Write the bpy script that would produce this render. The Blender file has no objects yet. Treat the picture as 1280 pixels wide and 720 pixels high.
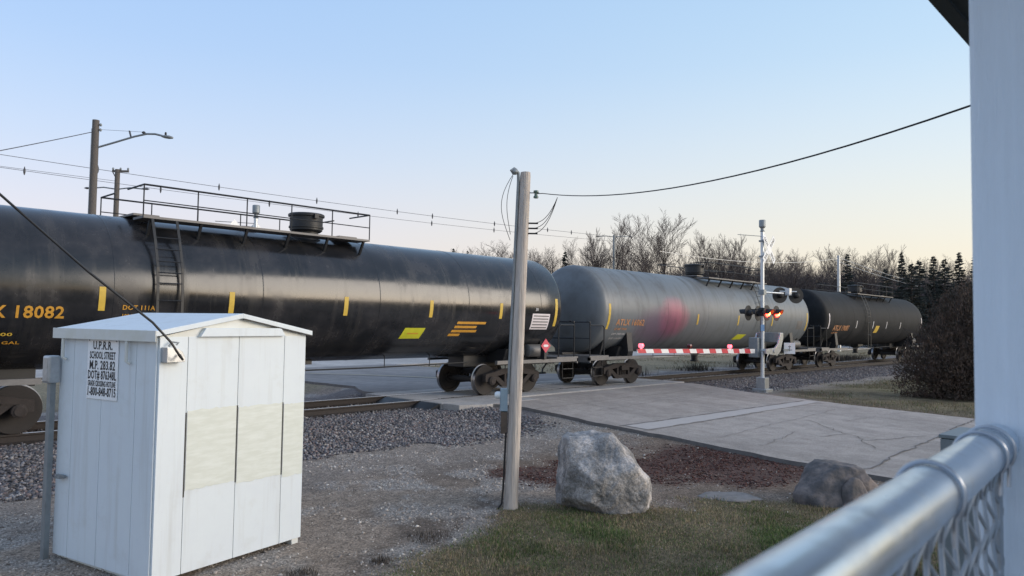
import bpy, bmesh, math, random
import numpy as np
from mathutils import Vector, Matrix

# World frame: X runs along the railway track, Y runs across it (away from the porch), Z is up (metres).
# ------------------------------------------------------------------ camera
SC = bpy.context.scene
COL = SC.collection
CAM_Z = 2.5
PITCH, ROLL, YAW, FPX = 0.04717, 0.01436, 0.76268, 932.05
def camera_axes():
    f = Vector((0, math.cos(PITCH), math.sin(PITCH))); r = Vector((1, 0, 0)); u = r.cross(f)
    r2 = math.cos(ROLL) * r + math.sin(ROLL) * u
    u2 = -math.sin(ROLL) * r + math.cos(ROLL) * u
    d = Vector((math.sin(YAW), math.cos(YAW), 0)); n = Vector((-math.cos(YAW), math.sin(YAW), 0))
    return [Vector((v.dot(d), v.dot(n), v.z)) for v in (r2, u2, f)]
_r, _u, _f = camera_axes()
cam_data = bpy.data.cameras.new('camera')
cam_data.sensor_width = 36.0
cam_data.lens = 36.0 * FPX / 1280.0
cam_data.clip_start, cam_data.clip_end = 0.05, 6000
cam_data.dof.use_dof = True
cam_data.dof.focus_distance = 16.0
cam_data.dof.aperture_fstop = 11.0
cam = bpy.data.objects.new('camera', cam_data)
COL.objects.link(cam)
cam.matrix_world = Matrix(((_r.x, _u.x, -_f.x, 0), (_r.y, _u.y, -_f.y, 0), (_r.z, _u.z, -_f.z, CAM_Z), (0, 0, 0, 1)))
SC.camera = cam

# ------------------------------------------------------------------ sky, sun, exposure
SUN_AZ = math.radians(-54)            # from +X towards +Y
SUN_EL = math.radians(14)
world = bpy.data.worlds.new("World")
SC.world = world
world.use_nodes = True
wn, wl = world.node_tree.nodes, world.node_tree.links
def wnode(t, **kw):
    nd = wn.new(t)
    for k, v in kw.items(): setattr(nd, k, v)
    return nd
sky = wnode('ShaderNodeTexSky', sky_type='NISHITA', sun_disc=False)
sky.sun_elevation = SUN_EL
sky.sun_rotation = math.pi / 2 - SUN_AZ
sky.dust_density = 1.0
sky.ozone_density = 2.0
tc = wnode('ShaderNodeTexCoord')
sep = wnode('ShaderNodeSeparateXYZ'); wl.new(tc.outputs['Generated'], sep.inputs[0])
asin = wnode('ShaderNodeMath', operation='ARCSINE'); wl.new(sep.outputs['Z'], asin.inputs[0])
elev = wnode('ShaderNodeMath', operation='DIVIDE'); wl.new(asin.outputs[0], elev.inputs[0]); elev.inputs[1].default_value = math.pi / 2
def sky_ramp(stops):
    rp = wnode('ShaderNodeValToRGB'); cr = rp.color_ramp; cr.interpolation = 'B_SPLINE'
    while len(cr.elements) < len(stops): cr.elements.new(0.5)
    for e, (deg, c) in zip(cr.elements, stops): e.position = deg / 90.0; e.color = (*c, 1)
    wl.new(elev.outputs[0], rp.inputs[0])
    return rp
away = sky_ramp([(0, (.74, .60, .60)), (6, (.80, .67, .70)), (12, (.60, .68, .84)), (19, (.44, .60, .88)), (30, (.34, .54, .88)), (50, (.40, .50, .70)), (90, (.44, .50, .64))])
sunw = sky_ramp([(0, (.92, .66, .46)), (6, (.90, .79, .62)), (12, (.78, .81, .80)), (19, (.56, .73, .88)), (30, (.42, .63, .88)), (50, (.42, .52, .72)), (90, (.44, .50, .64))])
vdot = wnode('ShaderNodeVectorMath', operation='DOT_PRODUCT')
wl.new(tc.outputs['Generated'], vdot.inputs[0]); vdot.inputs[1].default_value = (math.cos(SUN_AZ), math.sin(SUN_AZ), 0)
vmap = wnode('ShaderNodeMapRange', interpolation_type='SMOOTHSTEP')
wl.new(vdot.outputs['Value'], vmap.inputs['Value'])
vmap.inputs['From Min'].default_value, vmap.inputs['From Max'].default_value = -0.75, 0.5
mixg = wnode('ShaderNodeMix', data_type='RGBA')
wl.new(vmap.outputs['Result'], mixg.inputs['Factor']); wl.new(away.outputs[0], mixg.inputs['A']); wl.new(sunw.outputs[0], mixg.inputs['B'])
scl = wnode('ShaderNodeMix', data_type='RGBA', blend_type='MULTIPLY'); scl.inputs['Factor'].default_value = 1
wl.new(mixg.outputs['Result'], scl.inputs['A']); scl.inputs['B'].default_value = (17.6, 18.0, 18.2, 1)
addn = wnode('ShaderNodeMix', data_type='RGBA', blend_type='ADD'); addn.inputs['Factor'].default_value = 1
wl.new(scl.outputs['Result'], addn.inputs['A']); wl.new(sky.outputs[0], addn.inputs['B'])
bg = wn['Background']
wl.new(addn.outputs['Result'], bg.inputs['Color'])
bg.inputs['Strength'].default_value = 0.05

sun_d = bpy.data.lights.new('sun', 'SUN')
sun_d.energy = 2.1
sun_d.angle = math.radians(34)
sun_d.color = (1.0, 0.88, 0.75)
sun = bpy.data.objects.new('sun', sun_d); COL.objects.link(sun)
sv = Vector((math.cos(SUN_AZ) * math.cos(SUN_EL), math.sin(SUN_AZ) * math.cos(SUN_EL), math.sin(SUN_EL)))
sun.rotation_euler = (-sv).to_track_quat('-Z', 'Y').to_euler()
sun.location = (30, -40, 30)
SC.view_settings.view_transform = 'Standard'
SC.view_settings.look = 'None'
SC.view_settings.exposure = 0.0
SC.view_settings.gamma = 1.0
SC.view_settings.use_curve_mapping = False
SC.cycles.max_bounces = 6

# ------------------------------------------------------------------ helpers
RNG = np.random.default_rng(7)
random.seed(7)

class MB:
    """Collects shapes, builds ONE mesh object."""
    def __init__(s): s.v = []; s.f = []; s.m = []; s.mi = 0
    def add(s, vs, fs):
        o = len(s.v); s.v.extend([tuple(p) for p in vs])
        for f in fs: s.f.append(tuple(i + o for i in f)); s.m.append(s.mi)
        return s
    def box(s, x0, x1, y0, y1, z0, z1):
        return s.add([(x0,y0,z0),(x1,y0,z0),(x1,y1,z0),(x0,y1,z0),(x0,y0,z1),(x1,y0,z1),(x1,y1,z1),(x0,y1,z1)],
                     [(0,3,2,1),(4,5,6,7),(0,1,5,4),(1,2,6,5),(2,3,7,6),(3,0,4,7)])
    def bar(s, a, b, w, h=None, up=(0,0,1)):
        a, b = Vector(a), Vector(b); h = w if h is None else h
        t = (b - a).normalized(); u = Vector(up)
        if abs(t.dot(u)) > .98: u = Vector((1,0,0))
        sd = t.cross(u).normalized(); u = sd.cross(t)
        vs = []
        for p in (a, b):
            for i, j in ((-1,-1),(1,-1),(1,1),(-1,1)): vs.append(p + sd*(i*w/2) + u*(j*h/2))
        return s.add(vs, [(3,2,1,0),(4,5,6,7),(0,1,5,4),(1,2,6,5),(2,3,7,6),(3,0,4,7)])
    def tube(s, pts, r, n=8, cap=True):
        pts = [Vector(p) for p in pts]; rs = r if isinstance(r, (list, tuple)) else [r]*len(pts)
        vs, fs = [], []; up = None
        for i, p in enumerate(pts):
            t = (pts[min(i+1,len(pts)-1)] - pts[max(i-1,0)]).normalized()
            if up is None: up = Vector((0,0,1)) if abs(t.z) < .95 else Vector((1,0,0))
            sd = t.cross(up).normalized(); up = sd.cross(t).normalized()
            for k in range(n):
                a = 2*math.pi*k/n; vs.append(p + (sd*math.cos(a) + up*math.sin(a))*rs[i])
        for i in range(len(pts)-1):
            for k in range(n):
                a, b = i*n+k, i*n+(k+1)%n
                fs.append((a, b, b+n, a+n))
        if cap: fs.append(tuple(range(n-1,-1,-1))); fs.append(tuple(range(len(vs)-n, len(vs))))
        return s.add(vs, fs)
    def lathe(s, prof, axis_o, axis='z', n=24, cap=True):
        """prof: list of (t, radius) along the axis from axis_o."""
        ox, oy, oz = axis_o; vs, fs = [], []
        for t, r in prof:
            for k in range(n):
                a = 2*math.pi*k/n; c, q = r*math.cos(a), r*math.sin(a)
                vs.append({'z': (ox+c, oy+q, oz+t), 'x': (ox+t, oy+c, oz+q), 'y': (ox+q, oy+t, oz+c)}[axis])
        for i in range(len(prof)-1):
            for k in range(n):
                a, b = i*n+k, i*n+(k+1)%n
                fs.append((a, b, b+n, a+n))
        if cap: fs.append(tuple(range(n-1,-1,-1))); fs.append(tuple(range(len(vs)-n, len(vs))))
        return s.add(vs, fs)
    def prism(s, poly, y0, y1, plane='xz'):
        """poly in a plane, extruded along the third axis."""
        def P(a, b, c): return {'xz': (a, c, b), 'xy': (a, b, c), 'yz': (c, a, b)}[plane]
        n = len(poly)
        vs = [P(a, b, y0) for a, b in poly] + [P(a, b, y1) for a, b in poly]
        fs = [tuple(range(n)), tuple(range(2*n-1, n-1, -1))] + [(i, i+n, (i+1) % n + n, (i+1) % n) for i in range(n)]
        return s.add(vs, fs)
    def build(s, name, mat, parent=None, smooth=False, bevel=0, recalc=True):
        me = bpy.data.meshes.new(name); me.from_pydata(s.v, [], s.f)
        mats = mat if isinstance(mat, (list, tuple)) else [mat]
        for m in mats: me.materials.append(m)
        if len(mats) > 1: me.polygons.foreach_set('material_index', s.m)
        if recalc:
            bm = bmesh.new(); bm.from_mesh(me)
            bmesh.ops.recalc_face_normals(bm, faces=bm.faces)
            if bevel: bmesh.ops.bevel(bm, geom=bm.edges[:], offset=bevel, segments=2, affect='EDGES', profile=.6, clamp_overlap=True)
            bm.to_mesh(me); bm.free()
        if smooth:
            for p in me.polygons: p.use_smooth = True
            try: me.set_sharp_from_angle(angle=math.radians(38))
            except Exception: pass
        o = bpy.data.objects.new(name, me); COL.objects.link(o)
        if parent is not None: o.parent = parent
        return o

def tag(o, label=None, cat=None, group=None, kind=None):
    if label: o['label'] = label
    if cat: o['category'] = cat
    if group: o['group'] = group
    if kind: o['kind'] = kind
    return o
def empty(name, loc=(0,0,0), rz=0.0, **kw):
    o = bpy.data.objects.new(name, None); COL.objects.link(o)
    o.location = loc; o.rotation_euler = (0,0,rz); o.empty_display_size = .3
    return tag(o, **kw)
def np_mesh(name, V, Fa, mat, parent=None, cols=None, smooth=False):
    """V (n,3), Fa (m,k) arrays -> mesh object, optional per-vertex colours."""
    me = bpy.data.meshes.new(name); k = Fa.shape[1]
    me.vertices.add(len(V)); me.vertices.foreach_set('co', np.ascontiguousarray(V, np.float32).ravel())
    me.loops.add(Fa.size); me.loops.foreach_set('vertex_index', np.ascontiguousarray(Fa, np.int32).ravel())
    me.polygons.add(len(Fa)); me.polygons.foreach_set('loop_start', np.arange(0, Fa.size, k, dtype=np.int32))
    me.polygons.foreach_set('loop_total', np.full(len(Fa), k, np.int32))
    if smooth: me.polygons.foreach_set('use_smooth', np.ones(len(Fa), bool))
    me.update(calc_edges=True)
    if cols is not None:
        at = me.color_attributes.new('tone', 'FLOAT_COLOR', 'POINT')
        c4 = np.ones((len(V), 4), np.float32); c4[:, :3] = cols
        at.data.foreach_set('color', c4.ravel())
    me.materials.append(mat)
    o = bpy.data.objects.new(name, me); COL.objects.link(o)
    if parent is not None: o.parent = parent
    return o
def sst(a, b, x):
    t = np.clip((np.asarray(x, float) - a) / (b - a), 0, 1); return t*t*(3 - 2*t)
_tab = RNG.random((256, 256))
def vnoise(x, y, sc):
    x = np.asarray(x, float)/sc; y = np.asarray(y, float)/sc
    xi = np.floor(x).astype(int); yi = np.floor(y).astype(int); fx = x-xi; fy = y-yi
    fx = fx*fx*(3-2*fx); fy = fy*fy*(3-2*fy)
    g = lambda a, b: _tab[a % 256, b % 256]
    return (g(xi,yi)*(1-fx)+g(xi+1,yi)*fx)*(1-fy)+(g(xi,yi+1)*(1-fx)+g(xi+1,yi+1)*fx)*fy
def fbm(x, y, sc, o=4):
    r = 0; a = .5; t = 0
    for i in range(o): r = r + a*vnoise(x+17.3*i, y-9.1*i, sc); t += a; a *= .55; sc *= .48
    return r/t

# ------------------------------------------------------------------ materials (all procedural)
def material(name, col, rough=.7, metal=0.0, var=.25, scale=6.0, bump=.0, bscale=60.0, col2=None, spec=.5, attr=False, stretch=None, emit=None, speck=None, coat=0.0):
    m = bpy.data.materials.new(name); m.use_nodes = True
    nt = m.node_tree; N, L = nt.nodes, nt.links
    b = N['Principled BSDF']
    b.inputs['Roughness'].default_value = rough; b.inputs['Metallic'].default_value = metal
    b.inputs['Specular IOR Level'].default_value = spec
    b.inputs['Coat Weight'].default_value = coat
    tcn = N.new('ShaderNodeTexCoord'); src = tcn.outputs['Object']
    if stretch:
        mp = N.new('ShaderNodeMapping'); mp.inputs['Scale'].default_value = stretch
        L.new(src, mp.inputs['Vector']); src = mp.outputs['Vector']
    if attr:
        at = N.new('ShaderNodeAttribute'); at.attribute_name = 'tone'; base = at.outputs['Color']
    else:
        rgb = N.new('ShaderNodeRGB'); rgb.outputs[0].default_value = (*col, 1); base = rgb.outputs[0]
    nz = N.new('ShaderNodeTexNoise'); nz.inputs['Scale'].default_value = scale; nz.inputs['Detail'].default_value = 6; nz.inputs['Roughness'].default_value = .62
    L.new(src, nz.inputs['Vector'])
    if col2:
        mx = N.new('ShaderNodeMix'); mx.data_type = 'RGBA'
        rp = N.new('ShaderNodeValToRGB'); rp.color_ramp.elements[0].position = .42; rp.color_ramp.elements[1].position = .62
        L.new(nz.outputs['Fac'], rp.inputs[0]); L.new(rp.outputs[0], mx.inputs['Factor'])
        L.new(base, mx.inputs['A']); mx.inputs['B'].default_value = (*col2, 1); base = mx.outputs['Result']
    if var:
        mr = N.new('ShaderNodeMapRange'); L.new(nz.outputs['Fac'], mr.inputs['Value'])
        mr.inputs['From Min'].default_value = .25; mr.inputs['From Max'].default_value = .75
        mr.inputs['To Min'].default_value = 1-var; mr.inputs['To Max'].default_value = 1+var
        mu = N.new('ShaderNodeVectorMath'); mu.operation = 'SCALE'
        L.new(base, mu.inputs[0]); L.new(mr.outputs['Result'], mu.inputs['Scale']); base = mu.outputs[0]
        rr = N.new('ShaderNodeMapRange'); L.new(nz.outputs['Fac'], rr.inputs['Value'])
        rr.inputs['To Min'].default_value = max(0, rough-.12); rr.inputs['To Max'].default_value = min(1, rough+.12)
        L.new(rr.outputs['Result'], b.inputs['Roughness'])
    if speck:                                   # (scale, low multiplier, high multiplier): fine aggregate
        vz = N.new('ShaderNodeTexVoronoi'); vz.inputs['Scale'].default_value = speck[0]; L.new(tcn.outputs['Object'], vz.inputs['Vector'])
        sx = N.new('ShaderNodeSeparateXYZ'); L.new(vz.outputs['Color'], sx.inputs[0])
        mr2 = N.new('ShaderNodeMapRange'); L.new(sx.outputs[0], mr2.inputs['Value'])
        mr2.inputs['To Min'].default_value = speck[1]; mr2.inputs['To Max'].default_value = speck[2]
        mu2 = N.new('ShaderNodeVectorMath'); mu2.operation = 'SCALE'
        L.new(base, mu2.inputs[0]); L.new(mr2.outputs['Result'], mu2.inputs['Scale']); base = mu2.outputs[0]
    L.new(base, b.inputs['Base Color'])
    if bump:
        nb = N.new('ShaderNodeTexNoise'); nb.inputs['Scale'].default_value = bscale; nb.inputs['Detail'].default_value = 5
        L.new(src, nb.inputs['Vector'])
        bp = N.new('ShaderNodeBump'); bp.inputs['Strength'].default_value = bump; bp.inputs['Distance'].default_value = .02
        L.new(nb.outputs['Fac'], bp.inputs['Height']); L.new(bp.outputs[0], b.inputs['Normal'])
    if emit:
        b.inputs['Emission Color'].default_value = (*emit[0], 1); b.inputs['Emission Strength'].default_value = emit[1]
    return m

M = {}
M['ground'] = material('ground_soil', (.1,.1,.1), .95, var=.35, scale=9, bump=.9, bscale=38, attr=True, spec=.2, speck=(55, .55, 1.5))
M['asphalt'] = material('worn_asphalt', (.415,.362,.322), .9, var=.13, scale=1.1, bump=.4, bscale=120, spec=.25, speck=(90, .78, 1.24), col2=(.352,.306,.274))
M['asphalt_far'] = material('asphalt_beyond', (.26,.245,.24), .9, var=.15, scale=.8, spec=.25)
M['concrete'] = material('pale_concrete', (.47,.44,.42), .85, var=.2, scale=3, bump=.3, bscale=90, col2=(.38,.36,.345), speck=(70,.85,1.15))
M['crack'] = material('tar_crack_and_edge_shade', (.15,.135,.125), .9, var=.3)
M['linepaint'] = material('worn_white_paint', (.52,.47,.435), .8, var=.22, scale=5, col2=(.41,.37,.345))
M['yellowline'] = material('worn_yellow_paint', (.42,.36,.22), .8, var=.25, scale=5)
M['stone'] = material('ballast_stone', (.2,.2,.2), .9, attr=True, var=.2, scale=20, spec=.3)
M['grass'] = material('grass_blade', (.1,.1,.05), .8, attr=True, var=.1, spec=.2)
M['chip'] = material('mulch_chip', (.1,.05,.04), .9, attr=True, var=.15, spec=.2)
M['rail_side'] = material('rusted_steel', (.034,.027,.025), .8, var=.3, scale=14, bump=.2)
M['rail_head'] = material('polished_rail_head', (.42,.41,.42), .28, 1.0, var=.12, scale=10)
M['tie'] = material('creosote_tie', (.055,.046,.042), .9, var=.35, scale=5, bump=.5, stretch=(8,1,8))
M['black_tank'] = material('black_tank_paint', (.014,.0155,.019), .19, var=.25, scale=1.1, spec=.56, col2=(.026,.026,.03))
M['black_tank_dusty'] = material('dusty_black_tank_paint', (.012,.014,.017), .7, var=.3, scale=1.2, col2=(.020,.021,.024), spec=.2)
M['truck'] = material('rusty_cast_steel', (.036,.029,.027), .85, var=.35, scale=8, bump=.3)
M['wheel'] = material('wheel_steel', (.026,.022,.021), .75, .1, var=.3, scale=9)
M['tread'] = material('wheel_tread_steel', (.3,.29,.29), .35, 1.0, var=.1)
M['black_steel'] = material('black_painted_steel', (.018,.019,.022), .5, var=.25, scale=6)
M['grating'] = material('dusty_walkway_steel', (.17,.165,.165), .55, .3, var=.25, scale=5)
M['yellow_mark'] = material('yellow_reflective_tape', (.62,.42,.06), .5, var=.12, scale=10)
M['orange_text'] = material('amber_stencil', (.60,.30,.035), .6, var=.15, scale=8)
M['peach_text'] = material('faded_orange_stencil', (.50,.24,.11), .6, var=.2, scale=8)
M['white_text'] = material('white_stencil', (.55,.54,.55), .6, var=.15, scale=8)
M['placard_yellow'] = material('yellow_green_placard', (.58,.58,.03), .55, var=.1)
M['placard_red'] = material('red_placard', (.62,.06,.10), .5, var=.1)
M['placard_white'] = material('white_placard', (.78,.72,.74), .5, var=.08)
M['shed'] = material('white_shed_enamel', (.74,.80,.84), .5, var=.035, scale=2.5, col2=(.70,.755,.80))
M['shed_patch'] = material('cream_touch_up_paint', (.685,.715,.655), .6, var=.05, scale=4, col2=(.725,.755,.71), stretch=(1,1,5))
M['shed_trim'] = material('shed_trim_enamel', (.74,.75,.72), .5, var=.06, scale=4, col2=(.66,.66,.60))
M['seam'] = material('dirty_seam', (.30,.30,.27), .8, var=.4, scale=20)
M['seam_dark'] = material('dark_grimy_seam', (.06,.055,.05), .8, var=.4, scale=30)
M['sign_white'] = material('white_sign_face', (.93,.94,.95), .4, var=.03)
M['ink'] = material('black_sign_ink', (.015,.015,.018), .5, var=.1)
M['galv'] = material('galvanised_steel', (.50,.52,.54), .40, .75, var=.18, scale=12)
M['galv_dull'] = material('dull_galvanised_steel', (.28,.30,.31), .55, .5, var=.2, scale=9)
M['pipe'] = material('galvanised_pipe', (.60,.67,.74), .30, 1.0, var=.06, scale=5)
M['chain'] = material('chain_link_wire', (.36,.38,.40), .55, .35, var=.2, scale=30)
M['tie_wire'] = material('tie_wire_steel', (.42,.43,.45), .35, .85, var=.1)
M['oldwood'] = material('weathered_pole_wood', (.70,.62,.555), .88, var=.45, scale=4, bump=1.0, bscale=7, stretch=(7,7,.45), col2=(.36,.31,.275))
M['darkwood'] = material('dark_pole_wood', (.135,.12,.11), .9, var=.3, scale=4, bump=.5, bscale=14, stretch=(12,12,.6))
M['cable'] = material('black_cable', (.012,.012,.013), .5, var=.1)
M['wire'] = material('overhead_wire', (.09,.09,.10), .55, .3, var=.1)
M['brightwire'] = material('bright_aluminium_wire', (.62,.63,.64), .45, .5, var=.1)
M['greybox'] = material('blue_grey_meter_enamel', (.23,.31,.38), .5, var=.12, scale=12)
M['brownbox'] = material('rusty_brown_box', (.10,.075,.06), .8, var=.3, scale=12)
M['glass'] = material('meter_glass', (.75,.78,.80), .12, var=.02)
M['insul'] = material('green_porcelain', (.10,.16,.14), .25, var=.1)
M['alu'] = material('aluminium_mast', (.62,.64,.66), .42, .6, var=.1, scale=8)
M['lamp_black'] = material('lamp_black_paint', (.022,.022,.024), .6, var=.15)
M['lens_off'] = material('dark_red_lens', (.12,.012,.014), .25, var=.1)
M['lens_on'] = material('lit_red_lens', (.5,.05,.02), .3, var=.0, emit=((1.0,.035,.02), 20.0))
M['bulb'] = material('glowing_bulb', (.8,.4,.1), .3, var=.0, emit=((1.0,.33,.05), 24.0))
M['arm_lens_on'] = material('lit_gate_lamp', (.5,.06,.06), .3, var=.0, emit=((1.0,.10,.14), 4.0))
M['gate_white'] = material('white_gate_sheeting', (.80,.78,.78), .45, var=.06, scale=5)
M['gate_red'] = material('red_gate_sheeting', (.55,.035,.055), .45, var=.1, scale=5)
M['bluesign'] = material('blue_sign_face', (.05,.18,.42), .45, var=.08)
M['boulder'] = material('granite_boulder', (.27,.26,.255), .88, var=.5, scale=3.0, bump=1.0, bscale=26, col2=(.42,.385,.365), speck=(60,.75,1.25))
M['boulder2'] = material('brown_grey_boulder', (.12,.11,.11), .9, var=.45, scale=3.5, bump=1.0, bscale=14, col2=(.20,.165,.15))
M['flatrock'] = material('grey_flat_stone', (.24,.215,.2), .9, var=.25, scale=8, bump=.6)
M['bark'] = material('grey_brown_bark', (.075,.062,.056), .9, var=.3, scale=3, bump=.4)
M['twig'] = material('bare_twig', (.095,.076,.072), .9, var=.2, scale=2)
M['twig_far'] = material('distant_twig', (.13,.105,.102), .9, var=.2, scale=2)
M['conifer'] = material('spruce_needles', (.038,.044,.038), .85, var=.4, scale=2)
M['juniper'] = material('winter_juniper', (.062,.047,.035), .85, var=.5, scale=3, col2=(.105,.068,.050))
M['column'] = material('white_painted_wood', (.80,.875,.95), .6, var=.06, scale=3, bump=.25, bscale=30, stretch=(18,18,.8))
M['soffit'] = material('dark_green_soffit', (.035,.045,.047), .7, var=.2, scale=5)
M['deck'] = material('grey_deck_boards', (.22,.22,.22), .8, var=.2, scale=5)
M['cabinet'] = material('grey_green_cabinet', (.17,.20,.215), .6, .1, var=.14, scale=9)
M['weed'] = material('dead_weed', (.06,.052,.045), .9, var=.3, scale=8)

def wear_asphalt(m):
    N, L = m.node_tree.nodes, m.node_tree.links; b = N['Principled BSDF']; base = b.inputs['Base Color'].links[0].from_socket
    t = N.new('ShaderNodeTexCoord')
    def layer(scale, lo, hi, a, z, stretch):
        nonlocal base
        mp = N.new('ShaderNodeMapping'); mp.inputs['Scale'].default_value = stretch; L.new(t.outputs['Object'], mp.inputs['Vector'])
        nz = N.new('ShaderNodeTexNoise'); nz.inputs['Scale'].default_value = scale; nz.inputs['Detail'].default_value = 7; nz.inputs['Roughness'].default_value = .68; L.new(mp.outputs[0], nz.inputs['Vector'])
        mr = N.new('ShaderNodeMapRange'); L.new(nz.outputs['Fac'], mr.inputs['Value'])
        for k, v in (('From Min', lo), ('From Max', hi), ('To Min', a), ('To Max', z)): mr.inputs[k].default_value = v
        mu = N.new('ShaderNodeVectorMath'); mu.operation = 'SCALE'; L.new(base, mu.inputs[0]); L.new(mr.outputs['Result'], mu.inputs['Scale']); base = mu.outputs[0]
    layer(.55, .38, .62, .84, 1.10, (1, .35, 1))      # worn wheel paths along the road
    layer(2.6, .40, .66, 1.08, .86, (1, 1, 1))        # stains
    layer(14, .30, .42, .72, 1.0, (1, 1, 1))          # small dark pits
    L.new(base, b.inputs['Base Color'])
wear_asphalt(M['asphalt']); wear_asphalt(M['asphalt_far']); wear_asphalt(M['concrete'])
def grime_shed(m):
    """faint rain streaks, scuffs and a few rust freckles on the enamel"""
    N, L = m.node_tree.nodes, m.node_tree.links; b = N['Principled BSDF']; base = b.inputs['Base Color'].links[0].from_socket
    t = N.new('ShaderNodeTexCoord')
    def layer(scale, stretch, lo, hi, col, k):
        nonlocal base
        mp = N.new('ShaderNodeMapping'); mp.inputs['Scale'].default_value = stretch; L.new(t.outputs['Object'], mp.inputs['Vector'])
        nz = N.new('ShaderNodeTexNoise'); nz.inputs['Scale'].default_value = scale; nz.inputs['Detail'].default_value = 6; nz.inputs['Roughness'].default_value = .65; L.new(mp.outputs[0], nz.inputs['Vector'])
        mr = N.new('ShaderNodeMapRange'); L.new(nz.outputs['Fac'], mr.inputs['Value'])
        for kk_, v in (('From Min', lo), ('From Max', hi), ('To Min', 0), ('To Max', k)): mr.inputs[kk_].default_value = v
        mx = N.new('ShaderNodeMix'); mx.data_type = 'RGBA'; L.new(mr.outputs['Result'], mx.inputs['Factor']); L.new(base, mx.inputs['A']); mx.inputs['B'].default_value = (*col, 1); base = mx.outputs['Result']
    layer(9, (1, 1, .06), .52, .74, (.50,.51,.49), .38)
    layer(3, (1, 1, 1), .56, .72, (.56,.57,.55), .30)
    layer(38, (1, 1, 1), .70, .76, (.22,.15,.10), .7)
    L.new(base, b.inputs['Base Color'])
grime_shed(M['shed'])
def streaks(m, layers):
    N, L = m.node_tree.nodes, m.node_tree.links; b = N['Principled BSDF']; base = b.inputs['Base Color'].links[0].from_socket
    rsock = b.inputs['Roughness'].links[0].from_socket if b.inputs['Roughness'].links else None
    t = N.new('ShaderNodeTexCoord')
    for scale, stretch, lo, hi, col, k in layers:
        mp = N.new('ShaderNodeMapping'); mp.inputs['Scale'].default_value = stretch; L.new(t.outputs['Object'], mp.inputs['Vector'])
        nz = N.new('ShaderNodeTexNoise'); nz.inputs['Scale'].default_value = scale; nz.inputs['Detail'].default_value = 7; nz.inputs['Roughness'].default_value = .66; L.new(mp.outputs[0], nz.inputs['Vector'])
        mr = N.new('ShaderNodeMapRange'); L.new(nz.outputs['Fac'], mr.inputs['Value'])
        for kk_, v in (('From Min', lo), ('From Max', hi), ('To Min', 0), ('To Max', k)): mr.inputs[kk_].default_value = v
        mx = N.new('ShaderNodeMix'); mx.data_type = 'RGBA'; L.new(mr.outputs['Result'], mx.inputs['Factor']); L.new(base, mx.inputs['A']); mx.inputs['B'].default_value = (*col, 1); base = mx.outputs['Result']
        if rsock is not None:
            ad = N.new('ShaderNodeMath'); ad.operation = 'MULTIPLY_ADD'; L.new(mr.outputs['Result'], ad.inputs[0]); ad.inputs[1].default_value = .3; L.new(rsock, ad.inputs[2]); rsock = ad.outputs[0]
    if rsock is not None: L.new(rsock, b.inputs['Roughness'])
    L.new(base, b.inputs['Base Color'])
streaks(M['black_tank'], [(3.2, (1,.12,.10), .52, .74, (.060,.056,.052), .55), (1.1, (1,1,1), .52, .72, (.050,.047,.045), .45), (30, (1,1,1), .68, .75, (.10,.06,.04), .6)])
streaks(M['black_tank_dusty'], [(3.2, (1,.12,.10), .52, .74, (.045,.043,.042), .6)])
streaks(M['column'], [(5, (1,1,.15), .56, .74, (.50,.52,.53), .35), (26, (1,1,.6), .68, .74, (.36,.35,.33), .6)])
streaks(M['pipe'], [(22, (1,1,1), .50, .72, (.40,.44,.48), .6)])
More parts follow.
